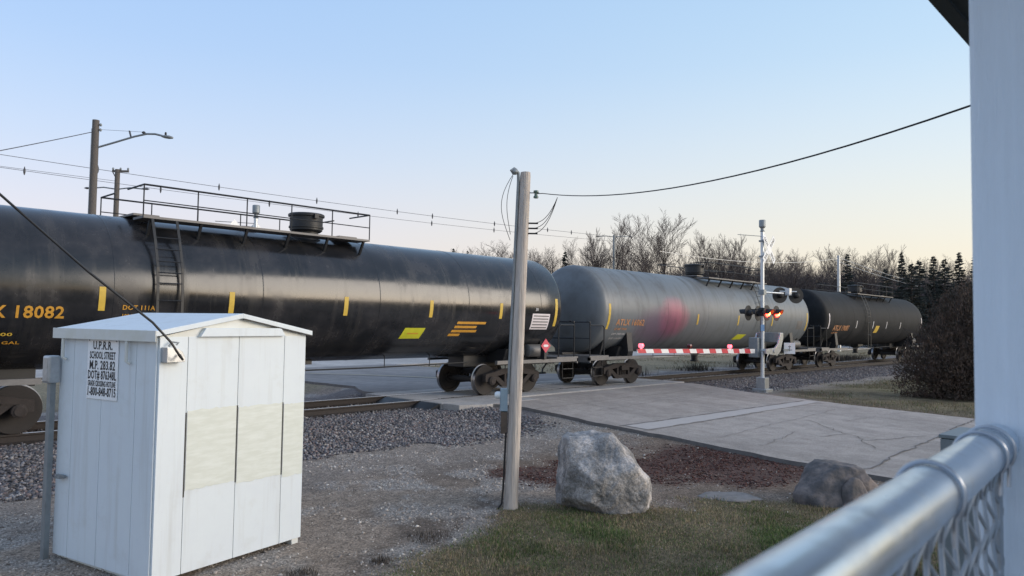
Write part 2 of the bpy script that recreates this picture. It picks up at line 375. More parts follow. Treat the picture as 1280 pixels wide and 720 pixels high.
def grey_tank_material():
    """weathered grey tank paint with one soft round spray-paint tag and soot streaks low on the shell"""
    m = material('grey_tank_paint', (.165,.182,.198), .45, var=.22, scale=.9, col2=(.132,.146,.160))
    N, L = m.node_tree.nodes, m.node_tree.links; b = N['Principled BSDF']
    base = b.inputs['Base Color'].links[0].from_socket
    t = N.new('ShaderNodeTexCoord'); s = N.new('ShaderNodeSeparateXYZ'); L.new(t.outputs['Object'], s.inputs[0])
    def blob(cx, cz, rx, rz, soft, jit):
        nz = N.new('ShaderNodeTexNoise'); nz.inputs['Scale'].default_value = 2.2; L.new(t.outputs['Object'], nz.inputs['Vector'])
        out = []
        for ch, c, r in ((0, cx, rx), (2, cz, rz)):
            a = N.new('ShaderNodeMath'); a.operation = 'SUBTRACT'; L.new(s.outputs[ch], a.inputs[0]); a.inputs[1].default_value = c
            d = N.new('ShaderNodeMath'); d.operation = 'DIVIDE'; L.new(a.outputs[0], d.inputs[0]); d.inputs[1].default_value = r
            q = N.new('ShaderNodeMath'); q.operation = 'MULTIPLY'; L.new(d.outputs[0], q.inputs[0]); L.new(d.outputs[0], q.inputs[1]); out.append(q)
        ad = N.new('ShaderNodeMath'); ad.operation = 'ADD'; L.new(out[0].outputs[0], ad.inputs[0]); L.new(out[1].outputs[0], ad.inputs[1])
        j = N.new('ShaderNodeMath'); j.operation = 'MULTIPLY_ADD'; L.new(nz.outputs['Fac'], j.inputs[0]); j.inputs[1].default_value = jit; L.new(ad.outputs[0], j.inputs[2])
        mr = N.new('ShaderNodeMapRange'); mr.interpolation_type = 'SMOOTHSTEP'; L.new(j.outputs[0], mr.inputs['Value'])
        mr.inputs['From Min'].default_value = -.1 + jit*.5; mr.inputs['From Max'].default_value = 1 + soft + jit*.5; mr.inputs['To Min'].default_value = 1; mr.inputs['To Max'].default_value = 0
        return mr.outputs['Result']
    # only on the near side (local -y)
    near = N.new('ShaderNodeMath'); near.operation = 'LESS_THAN'; L.new(s.outputs[1], near.inputs[0]); near.inputs[1].default_value = -.4
    for (cx, cz, rx, rz, soft, jit, col, k) in ((-4.0, 2.35, .85, .60, 1.1, .7, (.56,.09,.17), .62), (-4.9, 2.0, 1.3, .6, 1.2, .7, (.16,.06,.13), .5)):
        f = N.new('ShaderNodeMath'); f.operation = 'MULTIPLY'; L.new(blob(cx, cz, rx, rz, soft, jit), f.inputs[0]); L.new(near.outputs[0], f.inputs[1])
        f2 = N.new('ShaderNodeMath'); f2.operation = 'MULTIPLY'; L.new(f.outputs[0], f2.inputs[0]); f2.inputs[1].default_value = k
        mx = N.new('ShaderNodeMix'); mx.data_type = 'RGBA'; L.new(f2.outputs[0], mx.inputs['Factor']); L.new(base, mx.inputs['A']); mx.inputs['B'].default_value = (*col, 1)
        base = mx.outputs['Result']
    L.new(base, b.inputs['Base Color'])
    return m
M['grey_tank'] = grey_tank_material()
streaks(M['grey_tank'], [(3.0, (1,.12,.10), .50, .72, (.065,.066,.066), .6), (1.0, (1,1,1), .54, .74, (.075,.07,.066), .5), (30, (1,1,1), .68, .75, (.10,.06,.04), .6)])

# ------------------------------------------------------------------ ground
TC = 16.06                  # track centre line (y)
RAIL_Z = .45
ROAD_L, ROAD_R = 13.35, 23.2
def road_edges(y):
    y = np.asarray(y, float)
    left = 13.1 + .10*np.clip(y-5, -20, 8) + .04*np.sin(y*1.7) + .03*np.sin(y*4.1)
    right = 23.2 + .75*sst(10.5, 14, y) - .5*sst(19, 24, y) + .04*np.sin(y*1.3+1)
    left = left - .9*sst(13.0, 14.3, y) * (1-sst(18.4, 20.5, y))
    return left, right
def road_z(y):
    y = np.asarray(y, float)
    return np.interp(y, [-60, -8, 0, 5, 6, 9.7, 12.2, 13.6, 18.6, 20.3, 29, 40, 120], [0, 0, .06, .12, .15, .27, .37, RAIL_Z-.012, RAIL_Z-.012, .42, .32, .28, .25])
def ground_z(x, y):
    x = np.asarray(x, float); y = np.asarray(y, float)
    base = .02 + .19*sst(14, 24, x)*sst(-3, 3, y)
    base = np.where(y > TC, .16, base) * np.where(y > TC, 1, 1)
    emb = .265 * (1 - sst(1.75, 4.3, np.abs(y-TC)))
    z = np.maximum(base, emb + base*.0 + np.where(emb > 0, .0, 0))
    z = z + .035*(fbm(x, y, 1.9, 3)-.5) * (1-sst(2.2,1.4,np.abs(y-TC))) + .07*(fbm(x, y, 6, 2)-.5)*sst(4.2, 7, np.abs(y-TC))
    l, r = road_edges(y); rz = road_z(y)
    inside = np.minimum(x-l, r-x)
    k = sst(-1.5, -.05, inside)
    tgt = rz - .075 - .05*sst(0, .4, inside)
    tgt = np.where(np.abs(y-TC) < 2.3, np.minimum(tgt, .265), tgt)
    return z*(1-k) + tgt*k
def lines(a, b, step, far, g):
    c = list(np.arange(a, b+1e-6, step)); st = step
    lo, hi = [], []
    v = a
    while v > -far: st *= g; v -= st; lo.append(v)
    st = step; v = b
    while v < far: st *= g; v += st; hi.append(v)
    return np.array(lo[::-1] + c + hi)
def lawn_mask(x, y):
    """1 where the lawn in front of the porch grows"""
    edge = np.where(x < 7.3, 6.95 - (7.3-x)*.36, 6.95 - (x-7.3)*.72)
    edge = edge + (fbm(x, y, 1.1, 4)-.5)*1.5
    edge = np.where(x > 11.0, np.minimum(edge, 4.2 - (x-11)*.2), edge)
    return 1 - sst(-.25, .35, y - edge)
def mulch_mask(x, y):
    a = 1 - sst(.55, 1.1, np.sqrt(((x-12.1)/1.75)**2 + ((y-6.7)/2.0)**2) + (fbm(x+5, y, .9, 4)-.5)*1.1)
    b = 1 - sst(.55, 1.1, np.sqrt(((x-9.5)/1.35)**2 + ((y-8.0)/.95)**2) + (fbm(x, y+8, .7, 4)-.5)*1.2)
    return np.maximum(a, .95*b)
def ballast_mask(x, y):
    d = np.abs(y-TC) + (fbm(x, y, .8, 3)-.5)*.8
    return 1 - sst(3.9, 4.35, d)
def ground_colour(x, y):
    n1 = fbm(x, y, 2.2, 5); n2 = fbm(x+40, y-13, .55, 4); n3 = fbm(x-21, y+31, 5.5, 3)
    lerp = lambda a, b, k: a*(1-k)[:, None] + np.asarray(b)[None, :]*k[:, None] if np.ndim(b) == 1 else a*(1-k)[:, None] + b*k[:, None]
    c = np.tile(np.array([.275,.218,.172]), (len(x), 1))                       # packed gravelly dirt
    c = lerp(c, np.array([.130,.102,.082]), sst(.45, .56, n1)*.9)              # damp darker dirt
    c = lerp(c, np.array([.33,.305,.285]), sst(.48, .62, n2)*.75*sst(6.5, 10, y))   # pale gravel by the ballast foot
    c = lerp(c, np.array([.31,.285,.26]), sst(.52, .64, n2)*.6)
    near_bal = sst(8.6, 11.2, y + (n1-.5)*2)*(1-sst(19.5, 21, y))
    c = lerp(c, np.array([.315,.27,.235]), near_bal*.7)
    mm = mulch_mask(x, y)
    c = lerp(c, np.array([.115,.075,.062]), mm*.85)
    fringe = sst(8.4, 9.6, x + (n1-.5)*1.5)*(1-sst(8.6, 9.8, y + (n2-.5)*1.5))*sst(1, 3, y)
    c = lerp(c, np.array([.19,.138,.102])*(.6+.8*n2)[:, None], fringe*.85)
    c = lerp(c, np.array([.095,.052,.043]), mm*.9)
    lm = lawn_mask(x, y)
    gcol = np.array([.150,.118,.072])*(.45+1.0*n2)[:, None]
    c = lerp(c, gcol, lm)
    bm_ = ballast_mask(x, y)
    c = lerp(c, np.array([.17,.152,.148])*(.75+.5*n2)[:, None], bm_)
    # verge right of the road and open field beyond the track: dry grass
    right = sst(23.2, 24.4, x)*(1-sst(10.2, 12.2, y + (n1-.5)*2.5))
    dry = np.array([.19,.155,.095])*(.65+.7*n1)[:, None]
    dry = dry*(1-.35*sst(.45,.6,n2))[:, None] + np.array([.02,.03,.01])[None,:]*sst(.45,.6,n3)[:, None]
    c = lerp(c, dry, right)
    fld = sst(TC+4.4, TC+6.0, y + (n1-.5))
    c = lerp(c, np.array([.25,.205,.135])*(.7+.6*n1)[:, None], fld)
    rear = 1 - sst(-2, 1.5, y)
    c = lerp(c, np.array([.075,.085,.04])*(.7+.6*n2)[:, None], rear*(1-lm))
    return c
gx = lines(-2, 30, .14, 2200, 1.13); gy = lines(0, 20.5, .14, 2200, 1.13)
GX, GY = np.meshgrid(gx, gy, indexing='ij')
gxf, gyf = GX.ravel(), GY.ravel()
V = np.stack([gxf, gyf, ground_z(gxf, gyf)], 1)
nx, ny = len(gx), len(gy)
ii, jj = np.meshgrid(np.arange(nx-1), np.arange(ny-1), indexing='ij')
a0 = (ii*ny + jj).ravel()
Fq = np.stack([a0, a0+ny, a0+ny+1, a0+1], 1)
ground = tag(np_mesh('ground', V, Fq, M['ground'], cols=ground_colour(gxf, gyf), smooth=True), kind='structure')

# ------------------------------------------------------------------ road, crossing, lines
def road_sheet(name, y0, y1, step, mat, across=26, lift=0.0):
    ys = np.arange(y0, y1+1e-6, step); vs = []; fs = []
    for y in ys:
        l, r = road_edges(y); l = float(l) + random.uniform(-.035,.035); r = float(r) + random.uniform(-.03,.03)
        for k in range(across+1):
            x = l + (r-l)*k/across
            z = float(road_z(y)) + lift + .012*(float(fbm(x, y, 2.5, 2))-.5)
            vs.append((x, y, z))
    n = across+1
    for i in range(len(ys)-1):
        for k in range(across): a = i*n+k; fs.append((a, a+1, a+1+n, a+n))
    # skirts: the broken edge stands above the gravel, crevice shade painted on its side
    o = len(vs)
    for i in range(len(ys)):
        for k in (0, across): x, y, z = vs[i*n+k]; vs.append((x + (-.03 if k == 0 else .03), y, z-.16))
    for i in range(len(ys)-1):
        fs.append((i*n, (i+1)*n, o+2*(i+1), o+2*i)); fs.append((i*n+across, o+2*i+1, o+2*(i+1)+1, (i+1)*n+across))
    mb = MB().add(vs, fs); ns = 2*(len(ys)-1)
    mb.m = [0]*(len(fs)-ns) + [1]*ns
    return mb.build(name, [mat, M['crack']], smooth=True)  # crack tone doubles as painted shade on the skirts
road = tag(road_sheet('road', -14, 14.40, .3, M['asphalt']), kind='structure')
road_b = tag(road_sheet('road', 17.72, 31.0, .6, M['asphalt_far']), kind='structure')
mb = MB()
xs = [-160, -80, -30, 0, 20, 45, 80, 140, 300, 700]
yl = [31.2, 31.2, 31.1, 31.0, 31.0, 30.4, 29.4, 28.0, 26, 22]
for i, x in enumerate(xs): mb.v += [(x, yl[i], .30), (x, yl[i]+6.0, .30), (x, yl[i]-.05, .05), (x, yl[i]+6.05, .05)]
for i in range(len(xs)-1):
    a = 4*i
    for f in ((a, a+4, a+5, a+1), (a, a+2, a+6, a+4), (a+1, a+5, a+7, a+3)): mb.f.append(f); mb.m.append(0)
tag(mb.build('street', M['concrete']), kind='structure')

def ribbon(name, pts, w, mat, parent, lift=.006, z=None):
    """thin strip laid on the road"""
    vs, fs = [], []
    for i, (x, y) in enumerate(pts):
        a = Vector(pts[max(i-1,0)]); b = Vector(pts[min(i+1,len(pts)-1)]); t = (b-a).normalized(); nrm = Vector((-t.y, t.x))
        ww = (w[i] if isinstance(w, (list, tuple)) else w)/2*(.7 if name == 'crack' else 1)
        for sg in (-1, 1):
            px, py = x + nrm.x*ww*sg, y + nrm.y*ww*sg
            zz = float(road_z(py)) + lift + .012*(float(fbm(px, py, 2.5, 2))-.5)
            vs.append((px, py, zz))
    for i in range(len(pts)-1): fs.append((2*i, 2*i+1, 2*i+3, 2*i+2))
    return MB().add(vs, fs).build(name, mat, parent)
def wob(p, q, n, amp, seed):
    rr = random.Random(seed); out = []
    for i in range(n+1):
        t = i/n; out.append((p[0]+(q[0]-p[0])*t + rr.uniform(-amp,amp), p[1]+(q[1]-p[1])*t + rr.uniform(-amp,amp)))
    return out
rr = random.Random(3)
pts = [(13.75+ (22.85-13.75)*i/40, 9.32 - .22*i/40) for i in range(41)]
ribbon('stop_line', pts, [.60 - .22*i/40 + rr.uniform(-.05,.05) for i in range(41)], M['linepaint'], road, .010)
ribbon('crack', wob((13.6, 9.66), (22.8, 9.36), 36, .03, 11), .05, M['crack'], road, .014)
ribbon('crack', wob((13.5, 8.98), (19, 8.88), 26, .025, 12), .03, M['crack'], road, .014)
ribbon('crack', wob((13.15, 4.42), (23.1, 4.85), 50, .06, 13), [.04 if i % 7 else .075 for i in range(51)], M['crack'], road, .012)
ribbon('crack', wob((18.6, 7.5), (17.2, 6.2), 10, .07, 14) + wob((17.0, 5.9), (15.7, 5.0), 8, .07, 15), .028, M['crack'], road, .012)
ribbon('crack', wob((17.2, 6.1), (16.2, 6.35), 6, .05, 16), .03, M['crack'], road, .012)
ribbon('crack', wob((16.6, 5.5), (18.4, 4.9), 10, .06, 17), .03, M['crack'], road, .012)
ribbon('crack', wob((14.2, 7.6), (21.5, 7.9), 34, .05, 18), .016, M['crack'], road, .012)
ribbon('crack', wob((15.0, 11.4), (21.8, 11.9), 34, .05, 19), .018, M['crack'], road, .012)
ribbon('crack', wob((18.1, 13.9), (18.5, 9.8), 24, .04, 20), .02, M['crack'], road, .012)
ribbon('crack', wob((20.2, 9.0), (20.6, 4.9), 26, .05, 21), .018, M['crack'], road, .012)
ribbon('crack', wob((14.0, 6.6), (16.4, 6.9), 16, .05, 22), .018, M['crack'], road, .012)
ribbon('crack', wob((19.2, 6.9), (22.9, 6.5), 22, .05, 23), .016, M['crack'], road, .012)
ribbon('crack', wob((16.2, 13.6), (15.4, 10.0), 22, .05, 24), .018, M['crack'], road, .012)
ribbon('crack', wob((13.6, 12.4), (22.6, 12.75), 44, .04, 25), .022, M['crack'], road, .012)
ribbon('centre_line', [(18.4, 17.9), (18.45, 19), (18.3, 20.5), (17.9, 22.5), (17.2, 24.5), (16.2, 26.5), (15.0, 28.5), (13.9, 30.2)], .14, M['yellowline'], road_b, .03)

cross = empty('level_crossing', (0,0,0), kind='structure')
pl = 2.95
for k in range(4):
    x0 = 12.55 + k*pl
    for (y0, y1) in ((14.42, TC-.75-.07), (TC-.75+.075, TC+.75-.075), (TC+.75+.07, 17.70)):
        MB().box(x0+.012, x0+pl-.012, y0, y1, RAIL_Z-.24, RAIL_Z-.004+random.uniform(-.004,.003)).build('panel', M['concrete'], cross, bevel=.012)
# sloped steel deflectors at the ends of the panels
for (y0, y1) in ((14.42, TC-.75-.07), (TC-.75+.075, TC+.75-.075)):
    for (xa, xb) in ((12.52, 12.05), (12.55+4*pl+.03, 12.55+4*pl+.5)):
        MB().prism([(xa, RAIL_Z-.02), (xa, .2), (xb, .2), (xb, .25)], y0+.03, y1-.03, 'xz').build('deflector', M['black_steel'], cross)
# pale concrete apron pieces on the near side
MB().prism([(12.62,13.82),(13.3,13.52),(15.4,13.62),(15.2,14.39),(12.58,14.39)], RAIL_Z-.20, RAIL_Z-.006, 'xy').build('apron_slab', M['concrete'], cross, bevel=.01)

# ------------------------------------------------------------------ track
track = empty('railway_track', (0,0,0), kind='structure')
prof = [(-.075,0),(.075,0),(.075,.012),(.012,.03),(.01,.125),(.036,.138),(.036,.172),(-.036,.172),(-.036,.138),(-.01,.125),(-.012,.03),(-.075,.012)]
for sgn in (-1, 1):
    yc = TC + .752*sgn; mbr = MB()
    segs = np.concatenate([np.arange(-40, 80, 4.0), np.arange(80, 420, 20.0)])
    n = len(prof)
    for x in segs:
        mbr.v += [(float(x), yc+a, RAIL_Z-.174+b) for a, b in prof]
    for i in range(len(segs)-1):
        for k in range(n):
            a = i*n+k; b = i*n+(k+1) % n
            mbr.f.append((a, b, b+n, a+n)); mbr.m.append(1 if k == 6 else 0)
    mbr.build('rail', [M['rail_side'], M['rail_head']], track, recalc=True)
tie_me = MB().box(-.115, .115, -1.3, 1.3, -.17, 0).build('tie', M['tie'], track, bevel=.01)
xsT = [x for x in np.arange(-8, 70, .53) if not (12.0 < x < 25.0)]
for k, x in enumerate(xsT):
    o = tie_me if k == 0 else tie_me.copy()
    if k: COL.objects.link(o); o.parent = track
    o.location = (float(x), TC + random.uniform(-.03,.03), RAIL_Z-.174+random.uniform(-.004,.0))
    o.rotation_euler = (0, 0, random.uniform(-.012,.012))

# ------------------------------------------------------------------ scattered stones, grass, mulch
OCT_V = np.array([(1,0,0),(-1,0,0),(0,1,0),(0,-1,0),(0,0,1),(0,0,-1)], float)
OCT_F = np.array([(0,2,4),(2,1,4),(1,3,4),(3,0,4),(2,0,5),(1,2,5),(3,1,5),(0,3,5)])
def stones(name, x, y, z, size, cols, mat, parent=None, sink=.35, flat=(.5,.9)):
    n = len(x); ang = RNG.random(n)*2*np.pi
    vv = OCT_V[None]*RNG.uniform(.6,1.25,(n,6,1)) + RNG.normal(0,.16,(n,6,3))
    vv[..., 2] *= RNG.uniform(*flat, (n,1)); vv *= size[:, None, None]
    tilt = RNG.normal(0,.5,(n,1)); y2 = vv[...,1]*np.cos(tilt)-vv[...,2]*np.sin(tilt); z2 = vv[...,1]*np.sin(tilt)+vv[...,2]*np.cos(tilt)
    xx = vv[...,0]*np.cos(ang)[:,None]-y2*np.sin(ang)[:,None]; yy = vv[...,0]*np.sin(ang)[:,None]+y2*np.cos(ang)[:,None]
    W = np.stack([xx+x[:,None], yy+y[:,None], z2+(z+size*sink)[:,None]], -1).reshape(-1,3)
    Fa = (OCT_F[None]+6*np.arange(n)[:,None,None]).reshape(-1,3)
    return np_mesh(name, W, Fa, mat, parent, cols=np.repeat(cols, 6, 0))
def pick(n, x0, x1, y0, y1, fn):
    x = RNG.uniform(x0,x1,n); y = RNG.uniform(y0,y1,n); k = RNG.random(n) < fn(x,y)
    return x[k], y[k]
def off_road(x, y):
    l, r = road_edges(y); return ((x < l-.06) | (x > r+.06)).astype(float)
def stone_cols(n, dark=1.0):
    pal = np.array([(.13,.12,.125),(.19,.175,.175),(.10,.095,.10),(.24,.215,.205),(.17,.13,.125),(.33,.31,.30),(.07,.066,.07),(.15,.15,.165)])
    w = np.array([.22,.18,.16,.1,.12,.06,.08,.08]); return pal[RNG.choice(8, n, p=w/w.sum())]*RNG.uniform(.8,1.2,(n,1))*dark
def bal(x, y): return ballast_mask(x, y)*off_road(x, y)*(1-((np.abs(np.abs(y-TC)-.75) < .085)).astype(float))
x1, y1 = pick(36000, -5, 13.4, 11.4, 15.0, bal)
x2, y2 = pick(9000, -7, 12.3, 15.0, 18.3, bal)
x3, y3 = pick(17000, 24.2, 46, 11.3, 18, bal)
x4, y4 = pick(5000, 10, 13.3, 11, 14.6, lambda x,y: off_road(x,y)*sst(10.8,12,y))
xb, yb = (np.concatenate(q) for q in ((x1,x2,x3,x4),(y1,y2,y3,y4)))
tag(stones('ballast', xb, yb, ground_z(xb,yb), RNG.uniform(.018,.048,len(xb)), stone_cols(len(xb), 1.22), M['stone']), 'grey and pinkish crushed ballast stones banked along the railway track', 'ballast', kind='stuff')
def grav(x, y):
    return off_road(x,y)*(1-lawn_mask(x,y)*.93)*(1-.75*mulch_mask(x,y))*(.10+.9*sst(.42,.62,fbm(x+40,y-13,.55,4)))*(.35+.65*sst(5,10,y))*(1-.6*sst(8.6,9.6,x)*(1-sst(8.4,9.6,y)))
xg, yg = pick(100000, -1.5, 14, 3.5, 12.2, grav)
cg = np.array([(.50,.445,.40),(.36,.315,.28),(.25,.215,.19),(.64,.59,.54)])[RNG.choice(4,len(xg),p=[.3,.35,.27,.08])]*RNG.uniform(.75,1.15,(len(xg),1))
tag(stones('gravel', xg, yg, ground_z(xg,yg), RNG.uniform(.005,.016,len(xg))*(1+1.1*(RNG.random(len(xg))<.10)), cg, M['stone'], sink=.1), 'pale loose gravel scattered over the dirt by the shed', 'gravel', kind='stuff')
# mulch
xm, ym = pick(26000, 7.5, 14.6, 3.5, 10, lambda x,y: mulch_mask(x,y)**1.2*off_road(x,y)*(1-.8*lawn_mask(x,y))*(.35+.65*sst(.36,.58,fbm(x*.6+y*.5,y-2,.5,3))))
cm = np.array([(.115,.052,.044),(.095,.048,.040),(.14,.070,.056),(.07,.045,.040),(.20,.15,.125)])[RNG.choice(5,len(xm),p=[.32,.3,.17,.15,.06])]*RNG.uniform(.75,1.2,(len(xm),1))
tag(stones('mulch', xm, ym, ground_z(xm,ym), RNG.uniform(.012,.035,len(xm)), cm, M['chip'], sink=.15, flat=(.15,.4)), 'reddish brown wood mulch spread between the boulders and the road edge', 'mulch', kind='stuff')
# grass blades
def blades(name, x, y, h, w, cols, lean=.5):
    n = len(x); z = ground_z(x,y); a = RNG.random(n)*2*np.pi; la = RNG.random(n)*2*np.pi; ln = RNG.random(n)**.7*lean*h
    bx, by = np.cos(a)*w, np.sin(a)*w
    mx_, my_ = x+np.cos(la)*ln*.35, y+np.sin(la)*ln*.35; tx, ty = x+np.cos(la)*ln, y+np.sin(la)*ln
    zt = z+np.sqrt(np.maximum(h**2-ln**2, (h*.3)**2))
    P = np.stack([np.stack([x-bx,y-by,z-.01],-1), np.stack([x+bx,y+by,z-.01],-1),
                  np.stack([mx_+bx*.7,my_+by*.7,z+(zt-z)*.6],-1), np.stack([mx_-bx*.7,my_-by*.7,z+(zt-z)*.6],-1), np.stack([tx,ty,zt],-1)], 1)
    i = 5*np.arange(n)[:,None]
    T = np.concatenate([i+np.array([[0,1,2]]), i+np.array([[0,2,3]]), i+np.array([[3,2,4]])])
    return np_mesh(name, P.reshape(-1,3), T, M['grass'], cols=np.repeat(cols,5,0))
def lawn_p(x, y): return lawn_mask(x,y)*(.45+.55*sst(.36,.6,fbm(x,y,.42,3)))
xl_, yl_ = pick(330000, 3.6, 13.0, 1.6, 7.6, lawn_p)
ein = np.where(xl_ < 7.3, 6.95-(7.3-xl_)*.36, 6.95-(xl_-7.3)*.72) - yl_
kk = np.clip(sst(.40,.62, fbm(xl_+3,yl_-6,1.3,4))*.75 + .55*sst(.3,2.2,ein) - .25, 0, 1)
gr = np.array([.125,.170,.060]); dr = np.array([.33,.26,.165])
isg = (RNG.random(len(xl_)) < (.22+.74*kk))[:,None]
cl = np.where(isg, gr, dr)*RNG.uniform(.45,1.5,(len(xl_),1))*(.62+.75*fbm(xl_+31,yl_,.7,3))[:,None]
lawn = tag(blades('grass', xl_, yl_, (RNG.uniform(.016,.042,len(xl_))*(.8+.8*sst(.42,.7,fbm(xl_-9,yl_+4,.45,3)))), RNG.uniform(.002,.0042,len(xl_)), cl, .85), 'short half-dry lawn grass in front of the porch', 'grass', kind='stuff')
xv, yv = pick(30000, 23.3, 40, 2, 12.4, lambda x,y: off_road(x,y)*sst(.35,.6,fbm(x,y,1.4,3))*(1-sst(10.0,12.2,y)))
cv = np.where((RNG.random(len(xv))<.3)[:,None], gr*.75, dr*.66)*RNG.uniform(.6,1.3,(len(xv),1))
tag(blades('verge_grass', xv, yv, RNG.uniform(.03,.10,len(xv)), RNG.uniform(.004,.008,len(xv)), cv, .7), 'dry tufted grass on the verge right of the road', 'grass', kind='stuff')
xf, yf = pick(20000, 22, 75, 19.8, 31, lambda x,y: off_road(x,y)*sst(20,21.5,y+ (fbm(x,y,2,2)-.5)*2)*sst(.35,.55,fbm(x,y,2.4,3)))
cf = np.where((RNG.random(len(xf))<.15)[:,None], gr*.7, dr*.66)*RNG.uniform(.6,1.2,(len(xf),1))
tag(blades('field_grass', xf, yf, RNG.uniform(.04,.16,len(xf))*(.6+.9*sst(.5,.7,fbm(xf,yf,3,2))), RNG.uniform(.008,.016,len(xf)), cf, .6), 'rough dry grass on the open field beyond the railway', 'grass', kind='stuff')
# scrubby brush beside the far shoulder
nb_ = 5200
xq = RNG.uniform(24.8, 60, nb_); yq = TC+4.1+RNG.normal(0,.45,nb_); keep = fbm(xq, yq*0+3, 3.2, 3) > .5
xq, yq = xq[keep], yq[keep]
tag(blades('track_brush', xq, yq, RNG.uniform(.12,.55,len(xq)), RNG.uniform(.008,.016,len(xq)), np.array([.055,.048,.038])*RNG.uniform(.6,1.3,(len(xq),1)), .7), 'low dark brush growing along the far side of the track', 'brush', kind='stuff')

# weed tufts on the dirt
def tuft(x, y, r, h, label):
    n = 260; a = RNG.random(n)*2*np.pi; rd = RNG.random(n)**.6*r
    px, py = x+np.cos(a)*rd, y+np.sin(a)*rd
    o = blades('weed_tuft', px, py, RNG.uniform(.3,1,n)*h, RNG.uniform(.002,.005,n), np.array([.11,.09,.075])*RNG.uniform(.5,1.4,(n,1)), .9)
    return tag(o, label, 'weed')
tuft(5.62, 6.62, .26, .10, 'dark withered weed tuft on the dirt at the lawn edge')
tuft(3.95, 6.55, .15, .07, 'small dark weed tuft beside the right corner of the shed')
tuft(4.75, 6.35, .12, .06, 'tiny dry weed tuft between the shed and the lawn')

# ------------------------------------------------------------------ tank cars
def text_mesh(body, size, align='LEFT', ext=0.0, sx=1.0):
    cu = bpy.data.curves.new('lettering', 'FONT'); cu.body = body; cu.size = size; cu.align_x = align; cu.resolution_u = 2; cu.extrude = ext
    cu.space_character = 1.05; cu.offset = .022*size
    ob = bpy.data.objects.new('lettering', cu); COL.objects.link(ob)
    dg = bpy.context.evaluated_depsgraph_get(); me = bpy.data.meshes.new_from_object(ob.evaluated_get(dg))
    bpy.data.objects.remove(ob); bpy.data.curves.remove(cu)
    for v in me.vertices: v.co.x *= sx
    return me
TZ, TR = 2.56, 1.5
def shell_pt(x, z, off=.006, side=-1):
    """point on the tank shell at height z (arc) on the near (-1) or far (+1) side"""
    a = math.asin(max(-1, min(1, (z-TZ)/TR)))
    return (x, side*(TR+off)*math.cos(a), TZ+(TR+off)*math.sin(a))
def shell_patch(name, x0, x1, z0, z1, mat, parent, off=.006, skew=0.0, side=-1, nz=5):
    vs, fs = [], []
    a0, a1 = [math.asin((z-TZ)/TR) for z in (z0, z1)]
    for i in range(nz+1):
        a = a0+(a1-a0)*i/nz
        for k in range(2):
            x = (x0, x1)[k] + skew*i/nz
            vs.append((x, side*(TR+off)*math.cos(a), TZ+(TR+off)*math.sin(a)))
    for i in range(nz): fs.append((2*i, 2*i+1, 2*i+3, 2*i+2))
    return MB().add(vs, fs).build(name, mat, parent)
def shell_text(body, size, x, z, mat, parent, sx=1.0, off=.012, skew=0.0):
    me = text_mesh(body, size, sx=sx); a0 = math.asin((z-TZ)/TR)
    for v in me.vertices:
        a = a0 + v.co.y/TR
        v.co = (x + v.co.x + skew*v.co.y, -(TR+off)*math.cos(a), TZ+(TR+off)*math.sin(a))
    me.materials.append(mat)
    o = bpy.data.objects.new('lettering', me); COL.objects.link(o); o.parent = parent
    return o
def build_truck():
    """returns list of (name, mesh, material, children offsets) built once and shared"""
    out = {}
    m = MB()
    for sg in (-1, 1):
        y0, y1 = sorted((sg*.93, sg*1.07))
        m.prism([(-1.12,.40),(-1.12,.60),(-.80,.66),(-.45,.74),(.45,.74),(.80,.66),(1.12,.60),(1.12,.40),(.92,.40),(.88,.53),(.55,.56),(.33,.60),(-.33,.60),(-.55,.56),(-.88,.53),(-.92,.40)], y0, y1)   # upper chord with pedestal jaws
        m.prism([(-.84,.54),(-.42,.22),(.42,.22),(.84,.54),(.66,.56),(.34,.34),(-.34,.34),(-.66,.56)], y0+.01, y1-.01)       # lower chord
        for xx in (-.36, .28): m.box(xx, xx+.08, y0+.005, y1-.005, .30, .62)      # columns of the spring window
        for xx in (-.89, .89): m.lathe([(-.05,.11),(0,.125),(.09,.125),(.11,.085),(.12,.085)] if sg > 0 else [(.05,.11),(0,.125),(-.09,.125),(-.11,.085),(-.12,.085)], (xx, sg*1.03, .42), 'y', 14)   # bearing ends
    m.box(-.2, .2, -1.14, 1.14, .50, .66)          # bolster
    m.lathe([(0,.3),(.12,.28)], (0,0,.66), 'z', 16)
    out['truck'] = m
    w = MB()
    w.lathe([(-.065,.13),(-.065,.33),(-.07,.36),(-.07,.42),(.03,.425),(.045,.45),(.06,.445),(.065,.36),(.03,.33),(.0,.15),(.06,.13)], (0,0,0), 'y', 36)
    for i, f in enumerate(w.f):
        zz = [w.v[k] for k in f]
        if all(math.hypot(p[0], p[2]) > .41 for p in zz): w.m[i] = 1
    out['wheel'] = w
    a = MB(); a.lathe([(-.72,.085),(.72,.085)], (0,0,0), 'y', 14); out['axle'] = a
    s = MB()
    for sx in (-.13, 0, .13): s.lathe([(0,.055),(.01,.06),(.02,.045),(.05,.06),(.07,.045),(.10,.06),(.12,.045),(.15,.06),(.17,.055)], (sx,0,0), 'z', 10)
    out['spring'] = s
    return out
_tp = build_truck()
_truck_cache = {}
